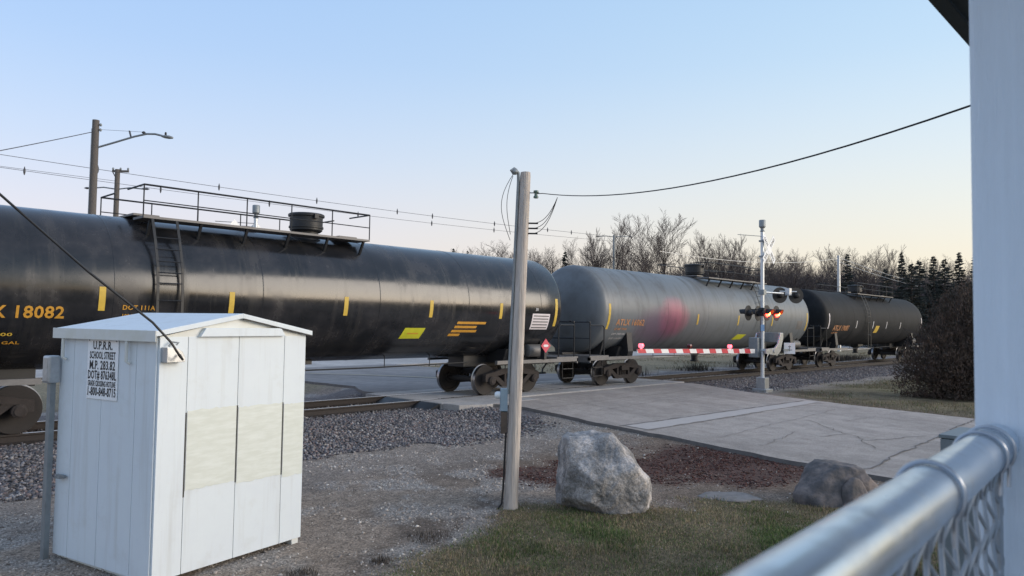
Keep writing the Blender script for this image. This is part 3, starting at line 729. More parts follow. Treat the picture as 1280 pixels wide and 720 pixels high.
def place_truck(car, xc):
    def part(key, name, mats, parent, loc, rot=(0,0,0), smooth=True):
        if key not in _truck_cache:
            o = _tp[key].build(name, mats, parent, smooth=smooth); _truck_cache[key] = o
        else:
            o = _truck_cache[key].copy(); COL.objects.link(o); o.parent = parent; o.name = name
        o.location = loc; o.rotation_euler = rot; return o
    t = part('truck', 'truck', M['truck'], car, (xc,0,0), smooth=False)
    for dx in (-.89, .89):
        part('axle', 'axle', M['wheel'], t, (dx,0,.42))
        for sg in (-1, 1): part('wheel', 'wheel', [M['wheel'], M['tread']], t, (dx, sg*.745, .425), (0, random.random()*3, math.pi if sg > 0 else 0))
    for sg in (-1, 1): part('spring', 'spring', M['truck'], t, (0, sg*1.0, .33))
    return t

def tank_car(xc, label, tank_mat, px0, px1, marks, ladder_x, rail_h=.64, dome_x=0.0):
    car = empty('tank_car', (xc, TC, RAIL_Z), 0, label=label, cat='tank car', group='tank cars of the passing train')
    hl = 8.15; prof = []
    for i in range(9):
        a = i/8*math.pi/2; prof.append((-hl-.52*math.cos(a), max(.02, TR*math.sin(a))))
    for i in range(1, 24): prof.append((-hl+2*hl*i/24, TR))
    for i in range(9):
        a = (1-i/8)*math.pi/2; prof.append((hl+.52*math.cos(a), max(.02, TR*math.sin(a))))
    tank = MB().lathe(prof, (0,0,TZ), 'x', 72).build('tank', tank_mat, car, smooth=True)
    for xs_ in (-7.3, -4.4, -1.5, 1.5, 4.4, 7.3):            # welded ring seams
        MB().lathe([(-.012,TR+.0005),(-.005,TR+.005),(.005,TR+.005),(.012,TR+.0005)], (xs_,0,TZ), 'x', 72, cap=False).build('weld_seam', tank_mat, tank, smooth=True)
    for sg in (-1, 1):
        q = lambda a, b: tuple(sorted((a*sg, b*sg)))
        MB().box(*q(5.3, 9.0), -.33, .33, .78, 1.12).build('stub_sill', M['black_steel'], car, bevel=.01)
        b = MB(); b.prism([(-1.32,.98),(1.32,.98),(1.36,1.15),(1.28,1.85),(-1.28,1.85),(-1.36,1.15)], *q(6.45, 6.75), 'yz'); b.prism([(-1.0,.9),(1.0,.9),(1.15,1.3),(-1.15,1.3)], *q(6.2, 7.0), 'yz')
        b.build('bolster_saddle', M['black_steel'], car)
        MB().prism([(-.95,1.0),(.95,1.0),(1.18,1.85),(-1.18,1.85)], *q(7.75, 7.83), 'yz').build('head_brace', M['black_steel'], car)
        d = MB(); d.box(*q(8.05, 9.05), -1.5, 1.5, 1.0, 1.05); d.box(*q(9.0, 9.05), -1.5, 1.5, .84, 1.0)
        d.build('end_platform', M['grating'], car)
        for ss in (-1, 1): MB().box(*q(5.5, 9.05), *sorted((ss*1.40, ss*1.5)), .90, 1.0).build('side_step_rail', M['grating'], car)
        h = MB()
        for yy in (-1.42, 1.42):
            h.tube([(8.95*sg,yy,1.02),(8.95*sg,yy,2.08),(8.9*sg,yy*.9,2.16)], .022, 6); h.tube([(8.2*sg,yy,1.02),(8.2*sg,yy,1.95),(8.28*sg,yy,2.02),(8.95*sg,yy,2.02)], .022, 6)
        h.tube([(8.95*sg,-1.42,2.12),(8.95*sg,1.42,2.12)], .022, 6); h.tube([(8.95*sg,-1.42,1.6),(8.95*sg,1.42,1.6)], .018, 6)
        h.build('handrail', M['black_steel'], car)
        for ss in (-1, 1):
            st = MB(); yy = ss*1.45
            for x_ in (8.35, 8.85): st.bar((x_*sg,yy,1.0),(x_*sg,yy,.38),.03,.012)
            for zz in (.40,.68): st.bar((8.35*sg,yy,zz),(8.85*sg,yy,zz),.06,.02)
            st.build('sill_step', M['black_steel'], car)
        c = MB(); c.box(*q(8.95, 9.32), -.11, .11, .78, 1.0); c.prism([(9.3*sg,-.16),(9.46*sg,-.18),(9.5*sg,-.02),(9.42*sg,.02),(9.44*sg,.16),(9.3*sg,.14)], .76, 1.02, 'xy')
        c.build('coupler', M['truck'], car)
        MB().tube([(8.9*sg,.35,.82),(9.12*sg,.42,.55),(9.28*sg,.30,.42),(9.34*sg,.1,.44)], .03, 7).build('air_hose', M['cable'], car)
        place_truck(car, 6.6*sg)
    # brake gear under one end, bottom outlet in the middle
    MB().lathe([(-.42,.02),(-.40,.15),(-.36,.19),(.36,.19),(.40,.15),(.42,.02)], (7.55,-1.02,1.24), 'x', 18).build('air_reservoir', M['grating'], car, smooth=True)
    m = MB(); m.lathe([(-.02,.3),(-.15,.28),(-.2,.14),(-.42,.13),(-.45,.17),(-.5,.17)], (0,0,1.07), 'z', 18); m.box(-.42,.42,-.3,.3,1.0,1.09)
    m.build('bottom_outlet', M['black_steel'], car)
    m = MB(); m.tube([(-5.3,-.5,.92),(-2,-.5,.88),(2,-.5,.88),(5.3,-.5,.92)], .02, 6)
    for xx in (-3.9,-2.4,2.4,3.9): m.tube([(xx,-.5,1.2),(xx,-.5,.86)], .012, 5)
    m.build('brake_pipe', M['black_steel'], car)
    # top fittings
    d = MB(); d.lathe([(-.05,.29),(.14,.29),(.14,.34),(.18,.385),(.22,.385),(.23,.41),(.27,.41),(.28,.39),(.50,.39),(.51,.43),(.56,.43),(.58,.40),(.61,.15)], (dome_x,0,TZ+TR-.02), 'z', 32)
    dome = d.build('valve_housing', M['black_steel'], car, smooth=True)
    MB().box(dome_x-.05,dome_x+.05,-.47,-.39,TZ+TR+.42,TZ+TR+.53).build('latch', M['black_steel'], dome)
    h = MB(); h.lathe([(0,.28),(.06,.28),(.06,.31),(.10,.31),(.12,.2)], (px0*.5+px1*.5 if abs(px0+px1) > 1 else 1.2,0,TZ+TR-.03), 'z', 20); h.build('manway', M['black_steel'], car, smooth=True)
    zt = TZ+TR-.10
    plat = MB()
    for sg in (-1, 1):
        y0, y1 = sorted((sg*.68, sg*1.22)); plat.box(px0, px1, y0, y1, zt, zt+.045)
    plat.box(px0, px0+.5, -.68, .68, zt+.10, zt+.14) ; plat.box(px1-.5, px1, -.68, .68, zt+.10, zt+.14)
    platform = plat.build('walkway', M['grating'], car)
    for k in range(6):
        xx = px0+.15+(px1-px0-.3)*k/5
        for sg in (-1, 1): MB().bar((xx,sg*1.18,zt-.002),(xx,sg*1.02,TZ+math.sqrt(TR*TR-1.02**2)),.05,.05).build('bracket', M['black_steel'], platform)
    for sg in (-1, 1):
        r = MB(); yy = sg*1.20; top = zt+rail_h
        r.tube([(px0,yy,top),(px1,yy,top)], .020, 6); r.tube([(px0,yy,zt+rail_h*.52),(px1,yy,zt+rail_h*.52)], .012, 6)
        for k in range(6):
            xx = px0+(px1-px0)*k/5; r.tube([(xx,yy,zt),(xx,yy,top)], .013, 6)
        r.build('railing', M['black_steel'], car)
    for xx in (px0, px1):
        for sg in (-1, 1): MB().tube([(xx,sg*1.2,zt+rail_h),(xx,sg*.35,zt+rail_h)], .018, 6).build('railing', M['black_steel'], car)
    # ladders down both sides
    for sg in (-1, 1):
        l = MB(); path = lambda xx: [(xx, sg*1.2, zt+.02), (xx, sg*1.38, TZ+.98), (xx, sg*1.56, TZ+.45), (xx, sg*1.60, TZ), (xx, sg*1.60, .98)]
        for dx in (-.23, .23):
            pp = path(ladder_x+dx)
            for a, b in zip(pp[:-1], pp[1:]): l.bar(a, b, .05, .016, up=(0,1,0))
        lad = l.build('ladder', M['black_steel'], car)
        pp = path(ladder_x)
        for k in range(10):
            t = k/9*(len(pp)-1); i = min(int(t), len(pp)-2); u = t-i
            a, b = Vector(pp[i]), Vector(pp[i+1]); p = a+(b-a)*u
            MB().tube([(p.x-.23,p.y,p.z),(p.x+.23,p.y,p.z)], .013, 5).build('rung', M['black_steel'], lad)
    marks(car)
    return car

def marks_first(car):
    for x in (-7.0, -4.6, -2.18, .55, 3.1, 5.63): shell_patch('reflector', x-.055, x+.055, 2.17, 2.60, M['yellow_mark'], car)
    shell_patch('reflector', 7.94, 8.05, 1.98, 2.80, M['yellow_mark'], car)
    shell_patch('reflector', -8.05, -7.94, 1.98, 2.80, M['yellow_mark'], car)
    shell_text('ATLX 18082', .30, -6.82, 2.03, M['orange_text'], car, sx=1.0)
    shell_text('LD LMT 197200', .10, -6.82, 1.90, M['orange_text'], car)
    shell_text('TARE 65800', .09, -6.82, 1.72, M['yellow_mark'], car, sx=1.9); shell_text('CAPY 30100 GAL', .09, -6.82, 1.58, M['orange_text'], car, sx=1.5)
    shell_text('DOT 111A', .12, -4.25, 2.20, M['orange_text'], car); shell_text('100 W1', .09, -4.25, 2.06, M['orange_text'], car)
    p = shell_patch('placard', 2.30, 2.95, 1.63, 1.90, M['placard_yellow'], car, skew=.08)
    shell_patch('placard_line', 2.50, 2.85, 1.745, 1.775, M['orange_text'], p, off=.010)
    for k, (z, w) in enumerate(((2.01,1.05), (1.90,.80), (1.79,.90), (1.69,.40))):
        shell_patch('stencil_bar', 4.05-.06*k, 4.05-.06*k+w, z, z+.065, M['orange_text'], car, skew=.02)
    w = shell_patch('data_panel', 6.95, 7.72, 1.88, 2.34, M['placard_white'], car)
    for k in range(5): shell_patch('data_line', 7.0, 7.67, 1.92+.085*k, 1.945+.085*k, M['ink'], w, off=.010)
    shell_text('STENCIL'[:0] or '30', .12, 7.05, 2.42, M['white_text'], car)
    # hazard placard diamond on its holder
    h = MB(); h.prism([(7.45,1.19),(7.66,1.40),(7.45,1.61),(7.24,1.40)], -1.565, -1.555); pd = h.build('placard', M['placard_red'], car)
    MB().prism([(7.38,1.365),(7.52,1.365),(7.57,1.40),(7.52,1.435),(7.38,1.435),(7.33,1.40)], -1.571, -1.567).build('placard_band', M['placard_white'], pd)
    MB().box(7.40,7.50,-1.555,-1.40,1.0,1.45).build('placard_holder', M['black_steel'], car)
def marks_second(car):
    for x in (-8.05, 7.94): shell_patch('reflector', x, x+.11, 1.90, 2.74, M['yellow_mark'], car)
    for x in (-2.3, 1.0, 4.2): shell_patch('reflector', x-.05, x+.05, 2.1, 2.5, M['yellow_mark'], car)
    shell_text('ATLX 16062', .30, -7.55, 2.04, M['peach_text'], car)
    shell_text('LD LMT 199200', .11, -7.55, 1.88, M['peach_text'], car, sx=.9)
    shell_text('CAPY 29000 GAL', .10, -7.6, 1.72, M['white_text'], car); shell_text('DOT 111A100W1', .10, -7.6, 1.57, M['white_text'], car)
    shell_patch('placard', 1.1, 1.9, 1.5, 1.72, M['placard_yellow'], car, skew=.25)
    w = shell_patch('data_panel', 6.9, 7.5, 1.95, 2.35, M['grating'], car)
def marks_third(car):
    shell_patch('reflector', -8.02, -7.92, 2.0, 2.78, M['placard_white'], car); shell_patch('reflector', 7.92, 8.02, 2.0, 2.78, M['placard_white'], car)
    for x in (-4.0, -1.35, 1.0, 3.6): shell_patch('reflector', x-.05, x+.05, 2.05, 2.45, M['white_text'], car)
    shell_text('ATLX 19087', .40, -7.25, 1.92, M['peach_text'], car)
    shell_text('LD LMT 198400', .13, -7.25, 1.76, M['peach_text'], car, sx=.9)
    shell_patch('placard', -.95, -.35, 1.80, 2.2, M['yellow_mark'], car, skew=.12)
tank_car(9.2, 'long glossy black tank car with amber lettering and red diamond placard, nearest the shed', M['black_tank'], -3.85, 1.35, marks_first, -3.45, dome_x=.35)
tank_car(27.9, 'grey tank car tagged with pink spray paint, behind the lowered striped gate', M['grey_tank'], -1.0, 4.2, marks_second, 3.0)
tank_car(46.7, 'dull dark tank car with top railing, farthest of the three, half behind the bush', M['black_tank_dusty'], -3.1, 3.1, marks_third, -2.4)

# ------------------------------------------------------------------ signal equipment shed
shed = empty('equipment_shed', (2.755, 7.148, .0), math.radians(12.6), label='white metal railway equipment shed with low gable roof and hotline sign', cat='shed')
W_, D_, Z0, Z1 = 1.80, 1.64, .085, 2.325          # local: front corner at origin, x to the right wall end, y to the left wall end
core = MB().box(.01, W_-.01, .01, D_-.01, Z0, Z1).build('wall', M['shed'], shed)
# gable wall panels (y = 0 face) and door-side panels (x = 0 face), each a sheet with folded joints
cuts = [0, .30, .89, 1.49, W_]
for a, b in zip(cuts[:-1], cuts[1:]): MB().box(a+.003, b-.003, -.012, .012, Z0-.005, Z1+.0).build('panel', M['shed'], core, bevel=.003)
for a in cuts[1:-1]: MB().box(a-.0032, a+.0032, -.006, .0, Z0, Z1).build('seam', M['seam'], core)
for a, (u, v) in zip(cuts[1:-1], ((.80,1.60),(.84,1.62),(.82,1.60))): MB().box(a-.007, a+.007, -.0145, -.004, u, v).build('seam', M['seam_dark'], core)
cuts2 = [0, .32, .876, 1.38, D_]
for a, b in zip(cuts2[:-1], cuts2[1:]): MB().box(-.012, .012, a+.003+(.013 if a == 0 else 0), b-.003, Z0-.004, Z1-.004).build('panel', M['shed'], core, bevel=.003)
for a in cuts2[1:-1]: MB().box(-.006, 0, a-.003, a+.003, Z0, Z1-.01).build('seam', M['seam'], core)
# touch-up paint patch across the panels
rr = random.Random(8)
for a, b, k in ((.312,.878,0), (.902,1.478,1), (1.502,1.788,2)):
    n = 14; lo = [(a+(b-a)*i/n, .86-.035*k+rr.uniform(-.008,.008)) for i in range(n+1)]; hi = [(a+(b-a)*i/n, 1.62-.02*k+rr.uniform(-.008,.008)) for i in range(n+1)]
    vs = [(x,-.0165,z) for x,z in lo]+[(x,-.0165,z) for x,z in hi]
    MB().add(vs, [(i,i+1,i+n+2,i+n+1) for i in range(n)]).build('paint_patch', M['shed_patch'], core)
# roof: ridge runs along y, gable over the x faces
e, rz_, ov = Z1+.015, Z1+.185, .06
roof = MB()
def roof_slab(xa, za, xb, zb, y0, y1, t=.05):
    roof.add([(xa,y0,za),(xb,y0,zb),(xb,y1,zb),(xa,y1,za),(xa,y0,za+t),(xb,y0,zb+t),(xb,y1,zb+t),(xa,y1,za+t)],
             [(0,3,2,1),(4,5,6,7),(0,1,5,4),(1,2,6,5),(2,3,7,6),(3,0,4,7)])
roof_slab(-ov, e-.01, W_/2, rz_, -.05, D_+.05); roof_slab(W_/2, rz_, W_+ov, e-.01, -.05, D_+.05)
rf = roof.build('roof', M['shed'], shed, bevel=.004)
MB().box(-ov-.012, -ov-.001, -.052, D_+.052, e-.06, e+.045).build('eave_flashing', M['shed_trim'], rf, bevel=.003)
MB().prism([(-.005,Z1),(W_+.005,Z1),(W_/2,rz_+.0)], -.006, .0).build('gable', M['shed_trim'], shed)
MB().prism([(.40,Z1+.0),(1.46,Z1+.0),(1.40,Z1+.085),(.46,Z1+.085)], -.06, -.008).build('vent_cover', M['shed'], shed, bevel=.005)
MB().bar((W_/2,-.054,rz_-.006),(W_+ov-.01,-.054,e-.016),.012,.012).build('roof_trim', M['seam_dark'], rf)
for yy in (.30, 1.40):
    m = MB(); z = Z1-.02; m.tube([(-.018,yy,z-.01),(-.05,yy,z-.01),(-.055,yy+.10,z-.01),(-.055,yy+.115,z-.03),(-.055,yy+.115,z-.22),(-.03,yy+.09,z-.24)], .016, 8)
    m.build('hinge_strap', M['shed_trim'], shed)
sg_ = MB().box(-.024, -.016, .60, 1.12, 1.695, 2.28).build('sign', M['sign_white'], shed, bevel=.002)
sg_['label'] = 'white hotline sign with black lettering on the shed'
lines_ = [('U.P.R.R.', .102, 2.185, .95), ('SCHOOL STREET', .09, 2.092, .62), ('M.P. 283.82', .108, 1.988, .82), ('DOT# 876348L', .104, 1.893, .74), ('GRADE CROSSING HOTLINE', .068, 1.822, .52), ('1-800-848-8715', .104, 1.730, .71)]
for body, size, z, sx in lines_:
    me = text_mesh(body, size, 'CENTER', sx=sx); wd = max(abs(v.co.x) for v in me.vertices)
    k = min(1.0, .243/wd)
    for v in me.vertices: v.co = (-.0262, .860 - v.co.x*k, z + v.co.y*1.12)
    me.materials.append(M['ink']); o = bpy.data.objects.new('lettering', me); COL.objects.link(o); o.parent = sg_
for yy in (.63, 1.09):
    for zz in (1.735, 2.27): MB().lathe([(0,.008),(.004,.006)], (-.029, yy, zz), 'x', 8).build('bolt', M['galv_dull'], sg_)
# cable entrance hood on the corner of the right wall
hd = MB(); hd.prism([(0,2.09),(.19,2.09),(.19,2.13),(.16,2.19),(.11,2.22),(0,2.23)], -.10, -.013).build('cable_hood', M['galv'], shed, bevel=.004).location = (.02,0,0)
MB().tube([(.06,-.06,2.24),(.10,-.06,2.28),(.15,-.08,2.27),(.13,-.07,2.25)], .009, 6).build('wire_clamp', M['galv_dull'], shed)
# latch, skids
lt = MB(); lt.box(-.07,-.012,1.46,1.54,.86,.885); lt.box(-.06,-.035,1.40,1.54,.87,.90); lt.build('latch', M['galv_dull'], shed)
for xx in (.04, W_-.12):
    sk = MB(); sk.box(xx, xx+.09, .0, D_, -.02, Z0-.006); sk.build('skid', M['shed_trim'], shed)
# galvanised strut with junction box at the door edge, standing against the shed
strut = empty('conduit_post', (2.755, 7.148, .0), math.radians(12.6), label='grey steel conduit post with a junction box on top, beside the shed door', cat='post')
MB().box(-.11,-.055,D_-.02,D_+.045,-.06,1.82).build('channel', M['galv_dull'], strut, bevel=.004)
jb = MB().box(-.15,-.03,D_-.05,D_+.075,1.82,2.10).build('junction_box', M['galv'], strut, bevel=.02)
MB().box(-.155,-.148,D_-.03,D_+.055,1.84,2.08).build('cover', M['galv'], jb, bevel=.003)

def catenary(a, b, sag, n=24):
    a, b = Vector(a), Vector(b); return [a+(b-a)*(i/n)-Vector((0,0,4*sag*(i/n)*(1-i/n))) for i in range(n+1)]
pts = [(-4.5, 9.5, 8.6), (.4, 7.78, 4.62), (1.51, 7.39, 3.52), (2.14, 7.17, 2.90), (2.64, 7.01, 2.46), (2.79, 6.96, 2.28), (2.875, 6.96, 2.15), (2.91, 6.985, 2.12), (2.91, 7.05, 2.16)]
tag(MB().tube(pts, .011, 7).build('black_cable', M['cable'], smooth=True), 'black cable sloping down from upper left into the shed hood', 'cable')

# ------------------------------------------------------------------ wooden service pole
pole = empty('service_pole', (7.32, 6.96, 0), 0, label='weathered leaning wooden service pole with meter box, beside the big boulder', cat='utility pole')
n = 20; m = MB(); vs = []; fs = []
zs = [-.3, 0, .12, .35, .8, 1.6, 2.4, 3.2, 4.0, 4.5, 4.56]; rs = [.108,.103,.094,.090,.088,.085,.082,.079,.076,.073,.067]
for i, (z, r) in enumerate(zip(zs, rs)):
    for k in range(n):
        a = 2*math.pi*k/n; q = r*(1+.035*math.sin(3*a+i*.2)+.02*math.sin(7*a+1)+random.uniform(-.006,.006))
        vs.append((.095*z/4.56+q*math.cos(a), -.10*z/4.56+q*math.sin(a), z))
for i in range(len(zs)-1):
    for k in range(n): a = i*n+k; b = i*n+(k+1) % n; fs.append((a,b,b+n,a+n))
fs.append(tuple(range(len(vs)-n, len(vs)))); m.add(vs, fs); m.build('shaft', M['oldwood'], pole, smooth=True)
L_ = Vector((-.69, .72, 0))      # image-left direction across the view
def lp(off, z, fwd=0.0): return Vector((.095*z/4.56, -.10*z/4.56, z)) + L_*off + Vector((-.72,-.69,0))*fwd
m = MB(); m.tube([lp(.105,1.55,.02), lp(.099,3.0,.02), lp(.094,4.42,.02), lp(.10,4.55,.03), lp(.16,4.60,.06), lp(.20,4.56,.08)], .02, 8); m.lathe([(0,.03),(.03,.05),(.07,.04),(.09,.015)], tuple(lp(.15,4.52,.05)), 'z', 10)
m.build('weatherhead', M['galv_dull'], pole, smooth=True)
b = MB(); b.box(-.05,.05,-.06,.06,1.32,1.62); bx_ = b.build('meter_box', M['greybox'], pole, bevel=.008); bx_.location = L_*.142 + Vector((.02,-.02,0)); bx_.rotation_euler = (0,0,math.radians(-44))
g = MB(); g.lathe([(0,.05),(.05,.05),(.075,.03)], (0,0,0), 'x', 14); g_ = g.build('meter_glass', M['glass'], bx_, smooth=True); g_.location = (-.05, 0, 1.53); g_.rotation_euler = (0,0,math.pi)
b = MB(); b.box(-.045,.045,-.05,.05,1.02,1.31); o = b.build('breaker_box', M['brownbox'], pole, bevel=.006); o.location = L_*.134 + Vector((.02,-.02,0)); o.rotation_euler = (0,0,math.radians(-44))
MB().tube([lp(.11,1.04,.04), lp(.112,.7,.04), lp(.114,.3,.04), lp(.125,.1,.05), lp(.21,-.02,.07)], .014, 6).build('ground_conduit', M['cable'], pole)
MB().tube([lp(-.06,4.28), lp(-.2,4.28)], .008, 6).build('insulator_bolt', M['galv_dull'], pole)
i_ = MB(); i_.lathe([(-.055,.02),(-.05,.035),(-.03,.035),(-.015,.022),(.015,.022),(.03,.035),(.05,.035),(.055,.02)], tuple(lp(-.155,4.26)), 'z', 12); i_.build('insulator', M['insul'], pole, smooth=True)
for (za, zb, bow) in ((4.52, 3.62, .17), (4.5, 3.70, .08)):
    pp = []
    for i in range(13):
        t = i/12; pp.append(lp(.17+bow*math.sin(math.pi*t)*(1-.35*t), za+(zb-za)*t, .05))
    MB().tube(pp, .0042, 5).build('drip_loop', M['cable'], pole)
for dz, e_ in ((3.86,.42),(3.79,.46),(3.72,.50)):
    pp = []
    for i in range(11):
        t = i/10; pp.append(lp(-.09-.36*t**.8, dz+(4.22-dz)*t**2.2, .02))
    MB().tube(pp, .0045, 5).build('drip_loop', M['cable'], pole)
    MB().tube([lp(-.07,dz,.02), lp(-.20,dz+.0,.02)], .012, 6).build('splice', M['cable'], pole)
sw = []
A_, B_ = Vector((7.43,6.56,4.24)), Vector((4.86,1.0,3.79))
sw.append(tuple(Vector((7.32,6.96,0)) + lp(-.17,4.27)))
for i in range(29):
    t = i/20; z = 4.24 - 1.275*t + .825*t*t
    p = A_+(B_-A_)*t; sw.append((p.x, p.y, z))
tag(MB().tube(sw, .0062, 6).build('service_wire', M['cable'], smooth=True), 'sagging black service wire from the wooden pole to the porch roof', 'cable')

# ------------------------------------------------------------------ boulders
def boulder(name, loc, planes, dims, seed, mat, rot, label, rough=.05, res=5):
    """sphere cut by many random planes: flat faces with blunt edges"""
    rr = random.Random(seed); bm = bmesh.new(); bmesh.ops.create_icosphere(bm, subdivisions=res, radius=1)
    pl_ = [(Vector(n_).normalized(), d_) for n_, d_ in planes]
    for _ in range(16):
        v_ = Vector((rr.gauss(0,1), rr.gauss(0,1), rr.gauss(0,1))).normalized(); pl_.append((v_, rr.uniform(.86,1.0)))
    from mathutils import noise
    for v in bm.verts:
        dirv = v.co.normalized(); r = 9
        ds = sorted(d_/max(1e-3, dirv.dot(n_)) for n_, d_ in pl_ if dirv.dot(n_) > .05)
        r = ds[0]
        if len(ds) > 1: k = .035; h = max(0, 1-(ds[1]-ds[0])/k/2); r -= h*h*k*.35
        r = min(r, 1.15)
        nn = noise.fractal(dirv*2.3+Vector((seed,0,0)), 1.0, 2.1, 5); nn2 = noise.fractal(dirv*9+Vector((0,seed,0)), 1.0, 2.0, 4)
        r *= 1 + rough*nn + rough*.28*nn2
        v.co = Vector((dirv.x*r*dims[0], dirv.y*r*dims[1], dirv.z*r*dims[2]))
    me = bpy.data.meshes.new(name); bm.to_mesh(me); bm.free(); me.materials.append(mat)
    for p in me.polygons: p.use_smooth = True
    o = bpy.data.objects.new(name, me); COL.objects.link(o); o.location = loc; o.rotation_euler = rot
    return tag(o, label, 'boulder')
VR = math.radians(-46.3)       # turns a boulder's local x to picture-right
boulder('boulder', (8.24, 6.10, .39), [((-.97,-.1,.08),.74),((.74,-.10,.64),.645),((.97,-.2,-.05),.80),((-.05,-.75,.62),.60),((-.08,-.05,1),.80),((.2,-.97,-.22),.56),((-.62,-.75,-.12),.66),((-.4,-.5,-.75),.62),((0,0,-1),.6),((.3,.9,.2),.7)], (.735,.66,.745), 5, M['boulder'], (0,0,VR), 'big pale grey angular boulder beside the wooden pole', .075, 6)
boulder('boulder', (11.08, 4.06, .19), [((-.55,-.3,.75),.70),((.75,-.1,.55),.78),((0,-.75,.35),.62),((.1,0,1),.66),((0,0,-1),.6),((.4,-.9,.0),.72)], (.60,.48,.52), 9, M['boulder2'], (0,0,VR), 'low rounded brown-grey boulder near the edge of the road', .075)
boulder('boulder', (10.93, 3.80, .08), [((0,0,-1),.6),((.2,-.7,.6),.75)], (.19,.18,.30), 12, M['boulder2'], (.15,.1,VR), 'small brown stone leaning on the front of the low boulder', .09, 4)
boulder('flat_stone', (10.15, 5.22, .015), [((0,0,1),.6),((0,0,-1),.6)], (.42,.30,.06), 15, M['flatrock'], (0,0,VR), 'flat grey stone sunk in the mulch between the two boulders', .12, 4)

# ------------------------------------------------------------------ crossing signals
def crossbuck(parent, y, zc, face, xo=0.0):
    for k, (ang, word) in enumerate(((45, 'RAILROAD'), (-45, 'CROSSING'))):
        b = MB().box(-.61, .61, -.004, .004, -.115, .115).build('crossbuck_blade', M['sign_white'], parent)
        b.location = (xo, y + face*.006*k, zc); b.rotation_euler = (0, math.radians(-ang), 0)
        for half, xo2 in ((word[:4], -.36), (word[4:], .36)):
            me = text_mesh(half, .17, 'CENTER', sx=.85)
            for v in me.vertices: v.co = (xo2 + (v.co.x if face < 0 else -v.co.x), face*.0065, v.co.y-.062)
            me.materials.append(M['ink']); o = bpy.data.objects.new('lettering', me); COL.objects.link(o); o.parent = b
def flasher(parent, pos, direction, lit, hood=.32, r=.27):
    """round backboard, lamp body, lens and long hood; direction = unit vector the lens faces"""
    rot = Vector(direction).to_track_quat('Y', 'Z').to_euler()
    m = MB(); m.lathe([(-.008,r),(.008,r)], (0,0,0), 'y', 28)
    bb = m.build('backboard', M['lamp_black'], parent); bb.location = pos; bb.rotation_euler = rot
    h = MB(); h.lathe([(-.16,.03),(-.15,.07),(-.08,.10),(-.009,.105)], (0,0,0), 'y', 18); h.build('lamp_housing', M['black_steel'], bb, smooth=True)
    l = MB(); l.lathe([(.010,.138),(.05,.125),(.085,.08),(.10,.02)], (0,0,0), 'y', 18); l.build('lens', M['lens_on'] if lit else M['lens_off'], bb, smooth=True)
    if lit: b = MB(); b.lathe([(.085,.07),(.106,.05),(.115,.01)], (0,0,-.01), 'y', 12); b.build('bulb', M['bulb'], bb, smooth=True)
    v = MB(); n = 14; vs, fs = [], []
    for j, yy in enumerate((.009, hood)):
        for k in range(n+1):
            a = math.radians(-15) + math.radians(210)*k/n; rr_ = .15 - .02*j; dz = 0
            vs.append((rr_*math.cos(a), yy - (.14*(1-math.sin(a))*.5 if j else 0), rr_*math.sin(a)))
    for k in range(n): fs.append((k,k+1,k+n+2,k+n+1))
    v.add(vs, fs); v.build('hood', M['lamp_black'], bb)
    return bb
def crossing_signal(base, height, face, label, lit_front, lit_back, gate_dir=None):
    sg = empty('crossing_signal', base, 0, label=label, cat='crossing signal', group='railway crossing signals')
    m = MB(); m.box(-.26,.26,-.26,.26,-.10,.03); m.box(-.16,.16,-.16,.16,.03,.42); m.box(.10,.26,-.12,.12,.06,.38); m.build('base', M['galv'], sg, bevel=.01)
    MB().lathe([(.4,.075),(.5,.066),(height-.42,.062)], (0,0,0), 'z', 16).build('mast', M['alu'], sg, smooth=True)
    b = MB(); b.lathe([(height-.42,.05),(height-.40,.09),(height-.37,.06),(height-.30,.06),(height-.27,.09),(height-.24,.115),(height-.02,.115),(height,.10)], (0,0,0), 'z', 18); b.build('bell', M['galv_dull'], sg, smooth=True)
    crossbuck(sg, face*.12, height-1.02, face, .28*(-face))
    for zc in (height-1.3, height-.75): MB().box(-.09,.09,-.09,.09,zc-.03,zc+.03).build('clamp', M['galv_dull'], sg)
    MB().tube([(0,0,height-.58),(-1.15,.35,height-.60)], .012, 6).build('bell_bracket', M['galv_dull'], sg)
    zl = 2.68
    a = MB(); a.tube([(-.55,0,zl+.12),(.55,0,zl+.12)], .028, 8); a.box(-.1,.1,-.1,.1,zl+.05,zl+.19); a.box(-.07,.07,-.12,.12,zl-.1,zl+.06)
    for sx in (-.38,.38): a.tube([(sx,-.22,zl+.12),(sx,.22,zl+.12)], .022, 6)
    a.build('lamp_crossarm', M['lamp_black'], sg)
    for k, sx in enumerate((-.38, .38)):
        flasher(sg, (sx, -.34, zl), (0,-1,0), lit_front in (k, 2), .24)
        flasher(sg, (sx, .34, zl), (0,1,0), lit_back == k)
    return sg
SIG = crossing_signal((25.11, 11.77, .30), 5.98, -1, 'silver crossing signal with lit red flashers and lowered striped gate, right of the road', 2, 1)
# side lights on a short arm
MB().tube([(0,0,3.42),(1.25,-.20,3.42)], .032, 8).build('side_arm', M['alu'], SIG, smooth=True)
MB().box(-.1,.1,-.1,.1,3.33,3.51).build('clamp', M['galv_dull'], SIG)
dirb = Vector((.60,.80,0)).normalized(); px_ = Vector((.80,-.60,0))
ctr = Vector((1.55,-.25,3.36))
sa = MB(); sa.tube([tuple(ctr-px_*.34+Vector((0,0,.14))), tuple(ctr+px_*.34+Vector((0,0,.14)))], .028, 8); sa.box(ctr.x-.1,ctr.x+.1,ctr.y-.1,ctr.y+.1,3.36,3.62); sa.build('side_crossarm', M['alu'], SIG)
for sgn in (-1, 1): flasher(SIG, tuple(ctr+px_*.32*sgn), dirb, False, .26, .29)
MB().box(-.33,-.06,-.10,-.092,2.05,2.28).build('blue_plate', M['bluesign'], SIG)
